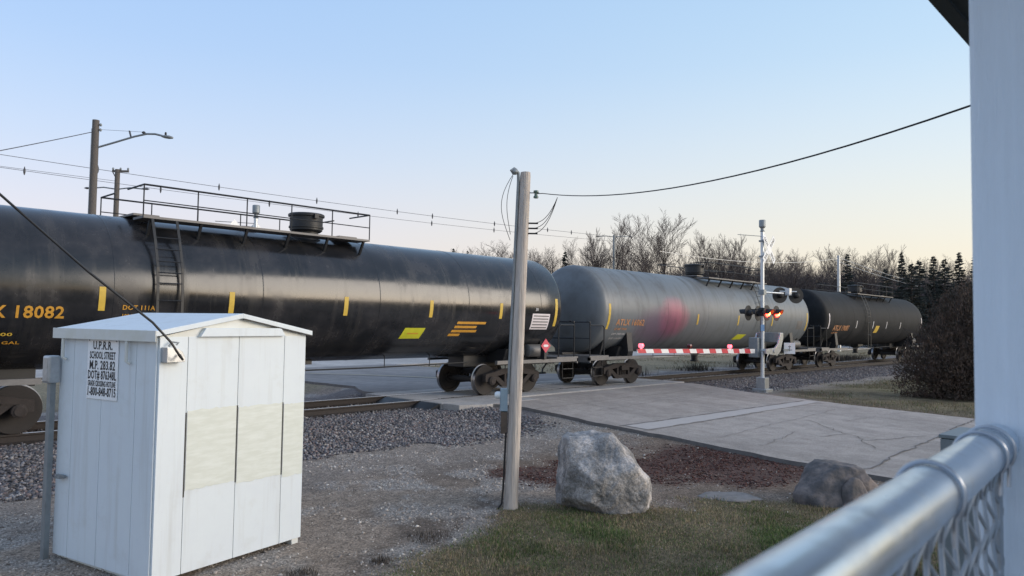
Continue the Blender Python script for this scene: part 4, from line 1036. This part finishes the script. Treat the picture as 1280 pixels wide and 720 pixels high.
# gate mechanism, counterweight and arm
gm = MB(); gm.box(-.22,.22,.07,.42,1.12,1.82); mech = gm.build('gate_mechanism', M['galv_dull'], SIG, bevel=.03)
MB().lathe([(-.46,.07),(.5,.07)], (0,0,1.36), 'y', 14).build('main_shaft', M['galv'], SIG, smooth=True)
for yy in (-.40, .46):
    c = MB(); c.prism([(-.62,1.28),(-.62,1.44),(.10,1.47),(.34,1.62),(.52,1.98),(.74,1.98),(.74,1.80),(.52,1.36),(.30,1.22),(.0,1.22)], yy-.03, yy+.03); c.build('support_arm', M['galv'], SIG, bevel=.008)
MB().box(.50,.86,-.36,.42,1.66,2.0).build('counterweight', M['galv_dull'], SIG, bevel=.015)
wp = MB().box(-.2,.2,-.006,.006,-.2,.2).build('white_plate', M['sign_white'], SIG, bevel=.006)
wp.location = (1.20,-.455,1.44); wp.rotation_euler = (0,0,math.radians(-48))
MB().box(.74,1.42,-.445,-.42,1.36,1.42).build('plate_bracket', M['galv_dull'], SIG)
for z, w_ in ((-.07,.09), (.05,.05)): MB().box(-w_,w_,-.011,-.008,z,z+.025).build('plate_mark', M['galv_dull'], wp)
MB().box(-.012,.012,-.011,-.008,-.10,.10).build('plate_mark', M['galv_dull'], wp)
L0, L1 = -.62, -7.75
def arm_z(x): return 1.36 + .12*(x-L0)/(L1-L0)
arm = MB(); arm.add([(L0,-.02,1.28),(L0,.02,1.28),(L0,.02,1.43),(L0,-.02,1.43),(L1,-.012,arm_z(L1)-.055),(L1,.012,arm_z(L1)-.055),(L1,.012,arm_z(L1)+.055),(L1,-.012,arm_z(L1)+.055)],
        [(0,1,2,3),(7,6,5,4),(0,4,5,1),(1,5,6,2),(2,6,7,3),(3,7,4,0)])
arm_o = arm.build('gate_arm', M['gate_white'], SIG)
nst = 9
for i in range(nst):
    x0 = L0-.32-.795*i; x1 = x0-.40
    for yy in (-.0235, .0235):
        vs = []
        for x, top in ((x0,0),(x1,0),(x1-.07,1),(x0-.07,1)):
            t = (x-L0)/(L1-L0); hh = .075*(1-t)+.055*t; vs.append((x, yy*(1-.38*t), arm_z(x)+(hh if top else -hh)))
        s_ = [ (v[0], v[1], v[2]) for v in vs]
        back = [(v[0], v[1]*.8, v[2]) for v in vs]
        MB().add(s_+back, [(0,1,2,3),(7,6,5,4),(0,4,5,1),(1,5,6,2),(2,6,7,3),(3,7,4,0)]).build('stripe', M['gate_red'], arm_o)
for x, on in ((-7.55, True), (-4.95, False), (-2.4, True)):
    m = MB(); m.box(x-.03,x+.03,-.015,.015,arm_z(x)+.055,arm_z(x)+.10); m.lathe([(-.07,.02),(-.055,.06),(.055,.06),(.07,.02)], (x,0,arm_z(x)+.15), 'y', 14)
    m.build('gate_lamp', M['arm_lens_on'] if on else M['lens_off'], arm_o, smooth=True)
MB().tube([(-.7,.01,1.47),(-2.4,.01,1.47),(-7.5,.01,arm_z(-7.5)+.07)], .008, 5).build('lamp_cable', M['cable'], arm_o)

FAR = crossing_signal((11.3, 22.0, .25), 5.85, 1, 'far crossing signal mast with bell and crossbuck showing above the black tank car', 0, 0)

# ------------------------------------------------------------------ street lamp, utility poles, wires
def tapered_pole(name, h, r0, r1, mat, parent, n=12):
    return MB().lathe([(-.6,r0),(h*.5,(r0+r1)/2),(h,r1)], (0,0,0), 'z', n).build(name, mat, parent, smooth=True)
lampp = empty('street_lamp', (11.9, 39.6, .1), 0, label='tall brown wooden street lamp pole with one long curved arm, at left', cat='street lamp')
tapered_pole('pole', 12.0, .20, .16, M['darkwood'], lampp)
MB().lathe([(1.0,.05),(11.6,.045)], (-.10,.17,0), 'z', 8).build('conduit', M['galv'], lampp)
dv = Vector((.692,-.722,0))
arm_pts = [(0.0,10.62),(.9,10.90),(1.9,11.22),(2.5,11.36),(2.9,11.36),(3.25,11.28)]
MB().tube([tuple(dv*a+Vector((0,0,z))) for a, z in arm_pts], .05, 8).build('arm', M['galv_dull'], lampp, smooth=True)
lum = MB(); lum.lathe([(0,.05),(.06,.09),(.18,.14),(.40,.15),(.55,.10),(.60,.03)], (0,0,0), 'x', 14); lo = lum.build('lamp_head', M['galv_dull'], lampp, smooth=True)
lo.scale = (1,1,.55); lo.location = dv*3.2+Vector((0,0,11.26)); lo.rotation_euler = (0, .12, math.atan2(dv.y, dv.x))
MB().lathe([(0,.05),(.1,.05),(.14,.03)], tuple(dv*3.42+Vector((0,0,11.32))), 'z', 10).build('photocell', M['lamp_black'], lampp)
MB().tube([(0,0,11.55), tuple(dv*2.3+Vector((0,0,11.45)))], .008, 5).build('tie_rod', M['wire'], lampp)
MB().bar(tuple(dv*1.75+Vector((0,0,11.15))), tuple(dv*1.65+Vector((0,0,11.50))), .09, .05).build('bracket', M['wire'], lampp)
MB().lathe([(0,.05),(.06,.1),(.12,.05)], tuple(dv*2.35+Vector((0,0,11.36))), 'z', 8).build('bracket', M['wire'], lampp)
for z in (11.7, 11.45): MB().lathe([(0,.03),(.04,.06),(.1,.06),(.14,.03)], tuple(dv*.24+Vector((0,0,z))), 'z', 8).build('insulator', M['galv_dull'], lampp)
tag(MB().tube(catenary((11.75,39.75,11.5), (-12,17.2,-.5+.6), .3), .02, 5).build('guy_wire', M['wire']), 'thin wire sloping down left from the street lamp pole', 'cable')

def utility_pole(loc, h, label, arm=True, lamps=0, mat=None, cross_ang=0.0, r=.16):
    p = empty('utility_pole', loc, 0, label=label, cat='utility pole', group='far utility poles')
    tapered_pole('pole', h, r*1.25, r, mat or M['darkwood'], p)
    if arm:
        q = Vector((math.cos(cross_ang), math.sin(cross_ang), 0))
        MB().bar(tuple(-q*.75+Vector((0,0,h-.12))), tuple(q*.35+Vector((0,0,h-.12))), .10, .14).build('crossarm', M['darkwood'], p)
        MB().bar((0,0,h-.75), tuple(q*.32+Vector((0,0,h-.18))), .05, .05).build('brace', M['darkwood'], p)
        for t in (-.7, -.2, .3): MB().lathe([(0,.03),(.05,.07),(.12,.07),(.18,.03)], tuple(q*t+Vector((0,0,h-.05))), 'z', 8).build('insulator', M['galv_dull'], p)
    for k in range(lamps):
        sgn = (1,-1)[k]; q = Vector((.692,-.722,0))*sgn
        zz = h-1.35 if arm else h-.25
        MB().tube([tuple(Vector((0,0,zz))), tuple(q*.9+Vector((0,0,zz+.12))), tuple(q*1.7+Vector((0,0,zz+.05)))], .045, 7).build('arm', M['galv_dull'], p)
        l = MB().lathe([(0,.04),(.12,.12),(.4,.14),(.55,.04)], (0,0,0), 'x', 10).build('lamp_head', M['wire'], p, smooth=True); l.scale = (1,1,.5); l.location = q*1.65+Vector((0,0,zz+.05)); l.rotation_euler = (0,0,math.atan2(q.y,q.x))
    return p
utility_pole((17.65, 53.9, .1), 12.4, 'far wooden pole with short crossarm and two lamp arms, right of the street lamp', True, 2, None, math.radians(135))
utility_pole((71.8, 52.0, .1), 13.0, 'slim grey lamp pole with two arms among the tall bare trees', False, 2, M['galv_dull'], r=.15)
utility_pole((76.9, 28.0, .1), 9.7, 'pale pole standing behind the railing of the farthest tank car', False, 0, M['galv'], r=.15)
def far_wire(a, b, sag, label, r=.016, mat='wire', spacers=(), n=28):
    e = empty('power_line', (0,0,0), label=label, cat='power line', group='overhead power lines')
    pts = catenary(a, b, sag, n)
    MB().tube(pts, r, 5).build('conductor', M[mat], e)
    for t in spacers:
        i = int(t*n); p = pts[i]
        MB().lathe([(-.26,.015),(-.2,.04),(-.08,.065),(.08,.065),(.15,.04),(.26,.015)], tuple(p), 'z', 8).build('spacer', M['wire'], e)
    return e
far_wire((-40,52.3,13.4), (71.8,52,12.9), 1.15, 'upper power line with small spacers crossing the sky behind the train', .017, spacers=(.36,.45,.50,.575,.645,.715,.785,.85,.90,.94))
far_wire((-40,52.6,12.6), (71.8,52,12.35), 1.2, 'lower power line with small spacers crossing the sky behind the train', .015, spacers=(.30,.395,.47,.545,.615,.69,.76,.83,.89))
far_wire((-40,53.0,12.2), (17.65,53.9,11.7), .35, 'thin line reaching the crossarm pole from the left edge', .013)
far_wire((76.9,28,9.6), (175,28,11.2), 2.1, 'bright upper wire running right from the pale pole towards the white column', .022, 'brightwire')
far_wire((76.9,28.3,9.3), (175,28.3,10.6), 2.1, 'bright lower wire running right from the pale pole towards the white column', .022, 'brightwire')
far_wire((76.9,28,9.5), (44,28,7.6), .6, 'bright wire running left from the pale pole past the signal mast', .018, 'brightwire')

# ------------------------------------------------------------------ trees
def grow(rr, h, fork, limbs, spread, twig_r, dens=1.0):
    """leafless tree: returns (trunk segments, twig segments), lists of (p, q, r0, r1)"""
    big, small = [], []
    def put(p, q, r0, r1): (big if r0 > .05 else small).append((p, q, r0, r1))
    def branch(p, d_, length, r, lev):
        n = (7, 6, 4, 3)[min(lev, 3)]; q = p; side0 = rr.uniform(0, 6.28)
        for i in range(n):
            d_ = (d_ + Vector((rr.gauss(0,.11), rr.gauss(0,.11), rr.gauss(.045,.05)))).normalized()
            nq = q + d_*length/n; ra, rb = max(twig_r, r*(1-.8*i/n)), max(twig_r, r*(1-.8*(i+1)/n))
            put(q, nq, ra, rb); q = nq
            if lev < 3 and i >= (1 if lev == 0 else 0) and rr.random() < dens:
                for s in range(2 if (lev < 2 or rr.random() < .6) else 1):
                    a = side0 + i*2.4 + s*3.1 + rr.gauss(0,.4); sd = Vector((math.cos(a), math.sin(a), 0)); sd = (sd - d_*sd.dot(d_))
                    nd = (d_*rr.uniform(.75,1.0) + sd*rr.uniform(.45,.85)*spread + Vector((0,0,.12))).normalized()
                    branch(q, nd, length*rr.uniform(.36,.56)*(1-.45*i/n), rb*rr.uniform(.45,.62), lev+1)
    th = h*fork; tr = h*.016
    p0, p1 = Vector((0,0,-.3)), Vector((rr.gauss(0,.2), rr.gauss(0,.2), th))
    put(p0, (p0+p1)/2, tr*1.25, tr*1.05); put((p0+p1)/2, p1, tr*1.05, tr*.9)
    for k in range(limbs):
        a = 6.28*k/limbs + rr.gauss(0,.3); ti = rr.uniform(.16,.50)*spread if k else .06
        st = p0 + (p1-p0)*rr.uniform(.72,1.0)
        branch(st, Vector((math.cos(a)*ti, math.sin(a)*ti, 1)).normalized(), (h-th)*rr.uniform(.78,1.0), tr*rr.uniform(.5,.75), 0)
    return big, small
def seg_mesh(name, segs, sides):
    n = len(segs); A = np.array([s[0][:] for s in segs]); B = np.array([s[1][:] for s in segs]); R0 = np.array([s[2] for s in segs]); R1 = np.array([s[3] for s in segs])
    T = B-A; T /= np.linalg.norm(T, axis=1, keepdims=True)+1e-9
    ref = np.where(np.abs(T[:,2:3]) > .9, np.array([[1,0,0.]]), np.array([[0,0,1.]])); S = np.cross(T, ref); S /= np.linalg.norm(S, axis=1, keepdims=True)+1e-9; U = np.cross(S, T)
    rings = []
    for Pn, Rn in ((A,R0),(B,R1)):
        for k in range(sides):
            a = 2*math.pi*k/sides; rings.append(Pn+(S*math.cos(a)+U*math.sin(a))*Rn[:,None])
    V_ = np.stack(rings, 1).reshape(-1,3)
    F_ = np.concatenate([2*sides*np.arange(n)[:,None]+np.array([[k,(k+1)%sides,sides+(k+1)%sides,sides+k]]) for k in range(sides)])
    me = bpy.data.meshes.new(name); me.from_pydata(V_.tolist(), [], F_.tolist()); return me
TREE = []
for sd, (fork, limbs, spread, dens) in enumerate(((.20,4,1.0,.95),(.30,3,.75,.95),(.16,6,1.25,1.0),(.26,3,.65,.9),(.22,5,1.05,.95))):
    rr = random.Random(40+sd); bg_, sm_ = grow(rr, 14.0, fork, limbs, spread, .0115, dens)
    top = max(max(s[1].z for s in sm_), 1)
    m1, m2 = seg_mesh('trunk', bg_, 6), seg_mesh('crown', sm_, 3)
    m1.materials.append(M['bark']); m2.materials.append(M['twig']); TREE.append((m1, m2, top))
def bare_tree(x, y, h, kind, label, wide=1.0, rz=None, group='bare trees beyond the railway'):
    m1, m2, top = TREE[kind]; k = h/top
    t = empty('bare_tree', (x, y, .05), random.uniform(0,6.28) if rz is None else rz, label=label, cat='tree', group=group); t.scale = (k*wide, k*wide, k)
    for nm, me in (('trunk', m1), ('crown', m2)):
        o = bpy.data.objects.new(nm, me); COL.objects.link(o); o.parent = t
    return t
def conifer_mesh(seed, h=10.0, r=2.2, droop=.35, dens=1.0):
    rr = np.random.default_rng(seed); segs = []; tri = []
    z = .6
    while z < h-.05:
        f = 1-z/h; n = int(7+11*f); R = r*(f**.85)*rr.uniform(.75,1.12)+.08
        for k in range(n):
            a = rr.random()*2*np.pi; L = R*rr.uniform(.65,1.08); base = np.array([0,0,z+rr.uniform(-.1,.1)]); dirv = np.array([math.cos(a),math.sin(a),-droop*rr.uniform(.4,1.1)])
            nt_ = int((7+15*L)*dens)
            for j in range(nt_):
                t = .12+.88*(j+rr.random())/nt_; p = base+dirv*L*t+np.array([0,0,.22*L*t*t])
                w = .13+.20*(1-t)*L*.5; sd = np.array([-math.sin(a),math.cos(a),0])
                q1 = p+sd*w*rr.uniform(-1,1)+np.array([0,0,rr.uniform(-.22,.05)]); q2 = p+sd*w*rr.uniform(-1,1)+np.array([math.cos(a),math.sin(a),-.3])*rr.uniform(.12,.3)
                tri.append((p, q1, q2))
        z += .26+.16*f
    V_ = np.array(tri).reshape(-1,3); n = len(tri)
    me = bpy.data.meshes.new('crown'); me.from_pydata(V_.tolist(), [], (np.arange(3*n).reshape(-1,3)).tolist()); me.materials.append(M['conifer'])
    tm = MB().lathe([(-.3,.2),(h*.6,.1),(h*.97,.02)], (0,0,0), 'z', 8)
    t_o = tm.build('trunk', M['bark']); tme = t_o.data; bpy.data.objects.remove(t_o)
    return me, tme
CON = [conifer_mesh(3, 10, 2.3), conifer_mesh(4, 10, 1.9), conifer_mesh(5, 10, 3.0)]
def conifer(x, y, h, kind, label, wide=1.0):
    me, tme = CON[kind]; t = empty('spruce_tree', (x,y,.05), random.uniform(0,6), label=label, cat='tree', group='evergreens beyond the railway'); k = h/10; t.scale = (k*wide,k*wide,k)
    for nm, d_ in (('crown', me), ('trunk', tme)):
        o = bpy.data.objects.new(nm, d_); COL.objects.link(o); o.parent = t
# where a tree stands: direction across the view (px of a 1280 wide frame) and depth in metres -> world, height from its top
def view_ground(px, depth):
    """ground point at a bearing, depth metres ahead of the porch"""
    u = (px-640)/FPX; cx, sx = math.cos(YAW), math.sin(YAW)
    return (u*sx + 1*cx)*depth, (-u*cx + sx)*depth
def hgt(py, px, depth): return CAM_Z + depth*((404 + (px-640)*.01436) - py)/FPX
trees = [  # bearing px, top px, depth, kind, width, label
 (822, 262, 92, 0, 1.05, 'tallest bare tree, broad forked crown right of the slim lamp pole'),
 (768, 267, 96, 1, .95, 'tall bare tree with fine twigs just behind the slim lamp pole'),
 (738, 288, 88, 3, 1.0, 'slender bare tree leaning left of the slim lamp pole'),
 (722, 296, 104, 2, .9, 'thin pale bare tree behind the slender one, left of the lamp pole'),
 (628, 298, 90, 2, 1.1, 'round-crowned bare tree just left of the wooden service pole'),
 (604, 309, 100, 4, .9, 'small bare tree left of the round-crowned one'),
 (668, 308, 92, 4, 1.0, 'bushy bare tree just right of the wooden service pole'),
 (690, 312, 98, 2, .8, 'low bare tree above the gap between the first two tank cars'),
 (572, 305, 120, 0, .55, 'little bare tree above the black tank car, farthest left'),
 (800, 292, 105, 4, .9, 'smaller bare tree filling between the two tallest trees'),
 (790, 300, 86, 3, .8, 'short bare tree with steep branches right of the slim lamp pole'),
 (866, 300, 100, 4, 1.0, 'bare tree behind the valve housing of the grey tank car'),
 (888, 288, 104, 1, .9, 'narrow bare tree left of the crossing signal mast'),
 (908, 289, 98, 0, .7, 'upright bare tree close left of the crossing signal mast'),
 (930, 290, 108, 1, .85, 'bare tree just behind the crossing signal mast'),
 (948, 306, 96, 2, .9, 'dense low bare tree at the crossing signal mast'),
 (985, 309, 96, 2, 1.1, 'round twiggy bare tree behind the crossbuck'),
 (1012, 318, 102, 4, 1.0, 'low bare tree above the end of the grey tank car'),
 (1050, 302, 104, 0, .8, 'tall bare tree behind the pale pole'),
 (1074, 306, 98, 4, .9, 'bare tree with curving limbs right of the pale pole'),
 (1098, 312, 110, 2, .8, 'bare tree between the pale pole and the spruces'),
 (1108, 305, 100, 1, .7, 'thin tall bare tree left of the spruces'),
 (1150, 318, 120, 4, .8, 'bare tree showing between the spruces'),
 (1180, 316, 125, 2, .8, 'bare tree behind the spruces near the white column'),
]
for px, py, dp, kd, wd, lb in trees:
    x, y = view_ground(px, dp); bare_tree(x, y, hgt(py, px, dp), kd, lb, wd)
cons = [(566, 311, 118, 1, .6, 'tiny spruce above the black tank car at the far tree line'), (584, 314, 120, 0, .6, 'second tiny spruce right of the farthest little bare tree'),
 (706, 315, 100, 0, .8, 'small dark spruce left of the slender bare tree'), (1060, 318, 92, 1, .9, 'dark spruce just right of the pale pole'),
 (1128, 316, 92, 0, .75, 'pointed spruce, leftmost of the group by the column'), (1150, 326, 90, 2, 1.1, 'broad bushy evergreen in the spruce group'),
 (1168, 321, 96, 1, 1.0, 'middle spruce of the group by the column'), (1182, 324, 90, 2, 1.0, 'wide dark evergreen low in the spruce group'),
 (1200, 316, 92, 0, .9, 'tall pointed spruce nearest the white column'), (1221, 318, 90, 1, 1.0, 'spruce half hidden by the white column'),
 (1140, 330, 86, 2, 1.1, 'low rounded evergreen in front of the spruce group'), (1108, 336, 88, 2, 1.1, 'low evergreen mass behind the farthest tank car')]
for px, py, dp, kd, wd, lb in cons:
    x, y = view_ground(px, dp); conifer(x, y, hgt(py, px, dp), kd, lb, wd)
# the far wood: one twiggy mass behind the single trees
segs = []
rr = random.Random(99)
for k in range(1250):
    px = rr.uniform(838, 1290); dp = rr.uniform(98, 150); x, y = view_ground(px, dp)
    top = np.interp(px, [700, 800, 850, 950, 1050, 1150, 1300], [334, 336, 326, 322, 328, 334, 336]) + rr.gauss(0, 5)
    h = max(2.5, hgt(top, px, dp)); p = Vector((x, y, 0)); d_ = Vector((rr.gauss(0,.15), rr.gauss(0,.15), 1)).normalized()
    segs.append((p, p+d_*h*.55, .10, .05))
    for _ in range(11):
        t = rr.uniform(.12,.55); q = p+d_*h*t; e2 = (Vector((rr.gauss(0,.6), rr.gauss(0,.6), 1))).normalized(); L = h*rr.uniform(.2,.42); q2 = q+e2*L
        segs.append((q, q2, .045, .025))
        for _ in range(3):
            e3 = (e2+Vector((rr.gauss(0,.6), rr.gauss(0,.6), rr.gauss(0,.4)))).normalized(); w = q+e2*L*rr.uniform(.3,1)
            segs.append((w, w+e3*L*.5, .024, .012))
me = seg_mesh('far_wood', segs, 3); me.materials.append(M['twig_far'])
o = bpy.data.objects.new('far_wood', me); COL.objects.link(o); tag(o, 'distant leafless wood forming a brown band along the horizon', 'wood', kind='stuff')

# ------------------------------------------------------------------ juniper bush at the right
def bush(loc, label):
    b = empty('juniper_bush', loc, 0, label=label, cat='bush')
    rg = np.random.default_rng(21); N = 62000
    lobes = [(-1.1,-.1,.9,1.15,1.2),(0.1,.2,1.4,1.45,1.75),(1.2,-.1,1.3,1.4,1.75),(-.5,-.6,.55,1.2,.9),(.7,-.7,.6,1.3,1.0),(2.2,.2,1.0,1.2,1.5),(-1.75,.1,.5,.75,.75),(.5,.1,2.2,.9,1.15),(1.7,.0,2.1,.8,1.0)]
    pts = []; cl = []
    wts = np.array([l[3]**2*l[4] for l in lobes]); idx = rg.choice(len(lobes), N, p=wts/wts.sum())
    u = rg.normal(size=(N,3)); u /= np.linalg.norm(u,axis=1,keepdims=True); rad = rg.random(N)**.30
    L = np.array(lobes)[idx]
    clump = .80+.38*np.array([fbm(np.array([a]), np.array([c_]), .16, 3)[0] for a, c_ in zip(np.arctan2(u[:400,1],u[:400,0]), u[:400,2])]) if False else 1
    dirn = fbm(np.arctan2(u[:,1],u[:,0])*1.5+idx*7.1, u[:,2]*2+idx*3.3, .42, 3)
    rr2 = rad*(.62+.75*dirn)
    C_ = np.stack([L[:,0]+u[:,0]*rr2*L[:,3], L[:,1]+u[:,1]*rr2*L[:,3], L[:,2]+u[:,2]*rr2*L[:,4]],1)
    C_[:,2] = np.maximum(C_[:,2], .03+rg.random(N)*.1)
    ax = u*.6+rg.normal(0,.55,(N,3))+np.array([0,0,.45]); ax /= np.linalg.norm(ax,axis=1,keepdims=True)
    sd = np.cross(ax, rg.normal(size=(N,3))); sd /= np.linalg.norm(sd,axis=1,keepdims=True)+1e-9
    ln = rg.uniform(.05,.15,(N,1)); wd = rg.uniform(.008,.024,(N,1))
    V_ = np.stack([C_-sd*wd, C_+sd*wd, C_+ax*ln],1).reshape(-1,3)
    np_mesh('foliage', V_, np.arange(3*N).reshape(-1,3), M['juniper'], b)
    sg2 = []
    r3 = random.Random(5)
    for k in range(60):
        l = lobes[r3.randrange(len(lobes))]; p = Vector((r3.uniform(-.6,1.2), r3.uniform(-.3,.3), -.1)); q = Vector((l[0]+r3.gauss(0,.5)*l[3], l[1]+r3.gauss(0,.4)*l[3], l[2]+r3.uniform(.1,1.0)*l[4])); mid = (p+q)/2+Vector((r3.gauss(0,.15),r3.gauss(0,.15),.1))
        sg2 += [(p, mid, .045, .028), (mid, q, .028, .008)]
        for _ in range(5):
            w = q+Vector((r3.gauss(0,.25),r3.gauss(0,.25),abs(r3.gauss(.18,.15)))); sg2.append((mid+(q-mid)*r3.random(), w, .010, .004))
    me = seg_mesh('stem', sg2, 4); me.materials.append(M['bark']); o = bpy.data.objects.new('stem', me); COL.objects.link(o); o.parent = b
    return b
bb_ = bush((29.1, 6.45, .17), 'large dark brownish evergreen bush beside the road, left of the white column')
bb_.rotation_euler = (0,0,math.radians(-46)); bb_.scale = (.92,.95,1.22)

# ------------------------------------------------------------------ porch: pipe rail, chain link, column, roof
fence = empty('chain_link_fence', (0,0,0), label='galvanised chain-link fence with a round top pipe, right in front', cat='fence')
pa, pb = Vector((.06,.1215,2.385)), Vector((.955,.181,2.378))
PD = (pb-pa).normalized()
MB().tube([tuple(pa+(pb-pa)*(i/8)) for i in range(9)], .0204, 40).build('top_pipe', M['pipe'], fence, smooth=True)
def ring(s, parent, tilt=0.0, r=.0226, wr=.0019):
    c = pa+PD*s; up = Vector((0,0,1)); sd = PD.cross(up).normalized(); pts = []
    for i in range(31):
        a = math.radians(-128)+math.radians(310)*i/30
        pts.append(tuple(c+sd*(r*math.sin(a))*(-1)+up*(r*math.cos(a))+PD*tilt*math.cos(a)))
    e = Vector(pts[-1]); pts.append(tuple(e+Vector((0,0,-.018))+PD*.004)); pts.insert(0, tuple(Vector(pts[0])+Vector((0,0,-.02))-PD*.004))
    MB().tube(pts, wr, 8).build('tie_wire', M['tie_wire'], parent, smooth=True)
ring(.545, fence, .004); ring(.775, fence, .003); ring(.83, fence, .002, .0229, .0019)
# woven wires: each zigzag wire is its own part, running down from under the pipe
mesh_top = 2.354; pitch_ = .027
s0, s1 = .16, .90
k = 0; s_ = s0
while s_ < s1:
    pts = []; nn = 30
    for i in range(nn+1):
        z = mesh_top + .004 - .0265*i
        flip = 1 if (i+k) % 2 else -1
        c = pa+PD*(s_ + flip*pitch_*.5*1.02); side = Vector((-PD.y, PD.x, 0))*(.0035*(1 if i % 2 else -1))
        pts.append((c.x+side.x, c.y+side.y, z))
    sm = []
    for i in range(len(pts)-1):
        a, b = Vector(pts[i]), Vector(pts[i+1])
        for t in (.12, .5, .88): sm.append(tuple(a+(b-a)*t))
    MB().tube(sm, .0021, 6).build('wire', M['chain'], fence, smooth=True)
    s_ += pitch_; k += 1
MB().tube([tuple(pa+PD*.895+Vector((0,0,-.02))), tuple(pa+PD*.895+Vector((0,0,-.9)))], .0045, 6).build('tension_bar', M['chain'], fence)
porch = empty('porch', (0,0,0), label='white painted porch column under a dark eave at the right edge', cat='porch')
MB().box(.965, 1.105, .03, .205, 1.30, 3.19).build('column', M['column'], porch, bevel=.005)
MB().box(.95, 1.12, .015, .22, 1.30, 1.46).build('column_base', M['column'], porch, bevel=.006)
MB().box(-1.2, 3.0, -2.4, .33, 1.17, 1.30).build('deck', M['deck'], porch)
for x in (-1.1, .4, 2.8): MB().box(x-.06, x+.06, .1, .22, -.1, 1.17).build('deck_post', M['column'], porch)
MB().box(.55, 3.4, -.5, .405, 3.20, 3.34).build('eave', M['soffit'], porch)
MB().box(.5, 3.45, .405, .435, 3.19, 3.38).build('fascia', M['soffit'], porch)
for k in range(16):                       # unseen lapped house siding, added to block low sun from the pipe
    z0 = 1.30+.125*k; MB().prism([(-2.06,z0),(-2.03,z0),(-2.045,z0+.128),(-2.06,z0+.128)], -3.0, 3.6, 'yz').build('unseen_siding_board', M['column'], porch)
MB().box(-3.0,3.6,-2.2,-2.06,-.1,3.34).build('unseen_house_wall', M['column'], porch)  # out-of-view house wall, added to keep the warm glow off the pipe
cab = empty('utility_cabinet', (8.42, 1.6, 0), 0, label='grey-green metal utility cabinet standing behind the pipe rail', cat='cabinet')
MB().box(-.39,.37,-.42,.39,.06,1.46).build('body', M['cabinet'], cab, bevel=.012)
MB().box(-.40,.38,-.43,.40,1.465,1.50).build('lid', M['cabinet'], cab, bevel=.006)
MB().box(-.45,.43,-.48,.45,-.08,.06).build('plinth', M['concrete'], cab)
MB().box(-.415,-.39,-.08,-.04,.8,.95).build('handle', M['galv_dull'], cab)
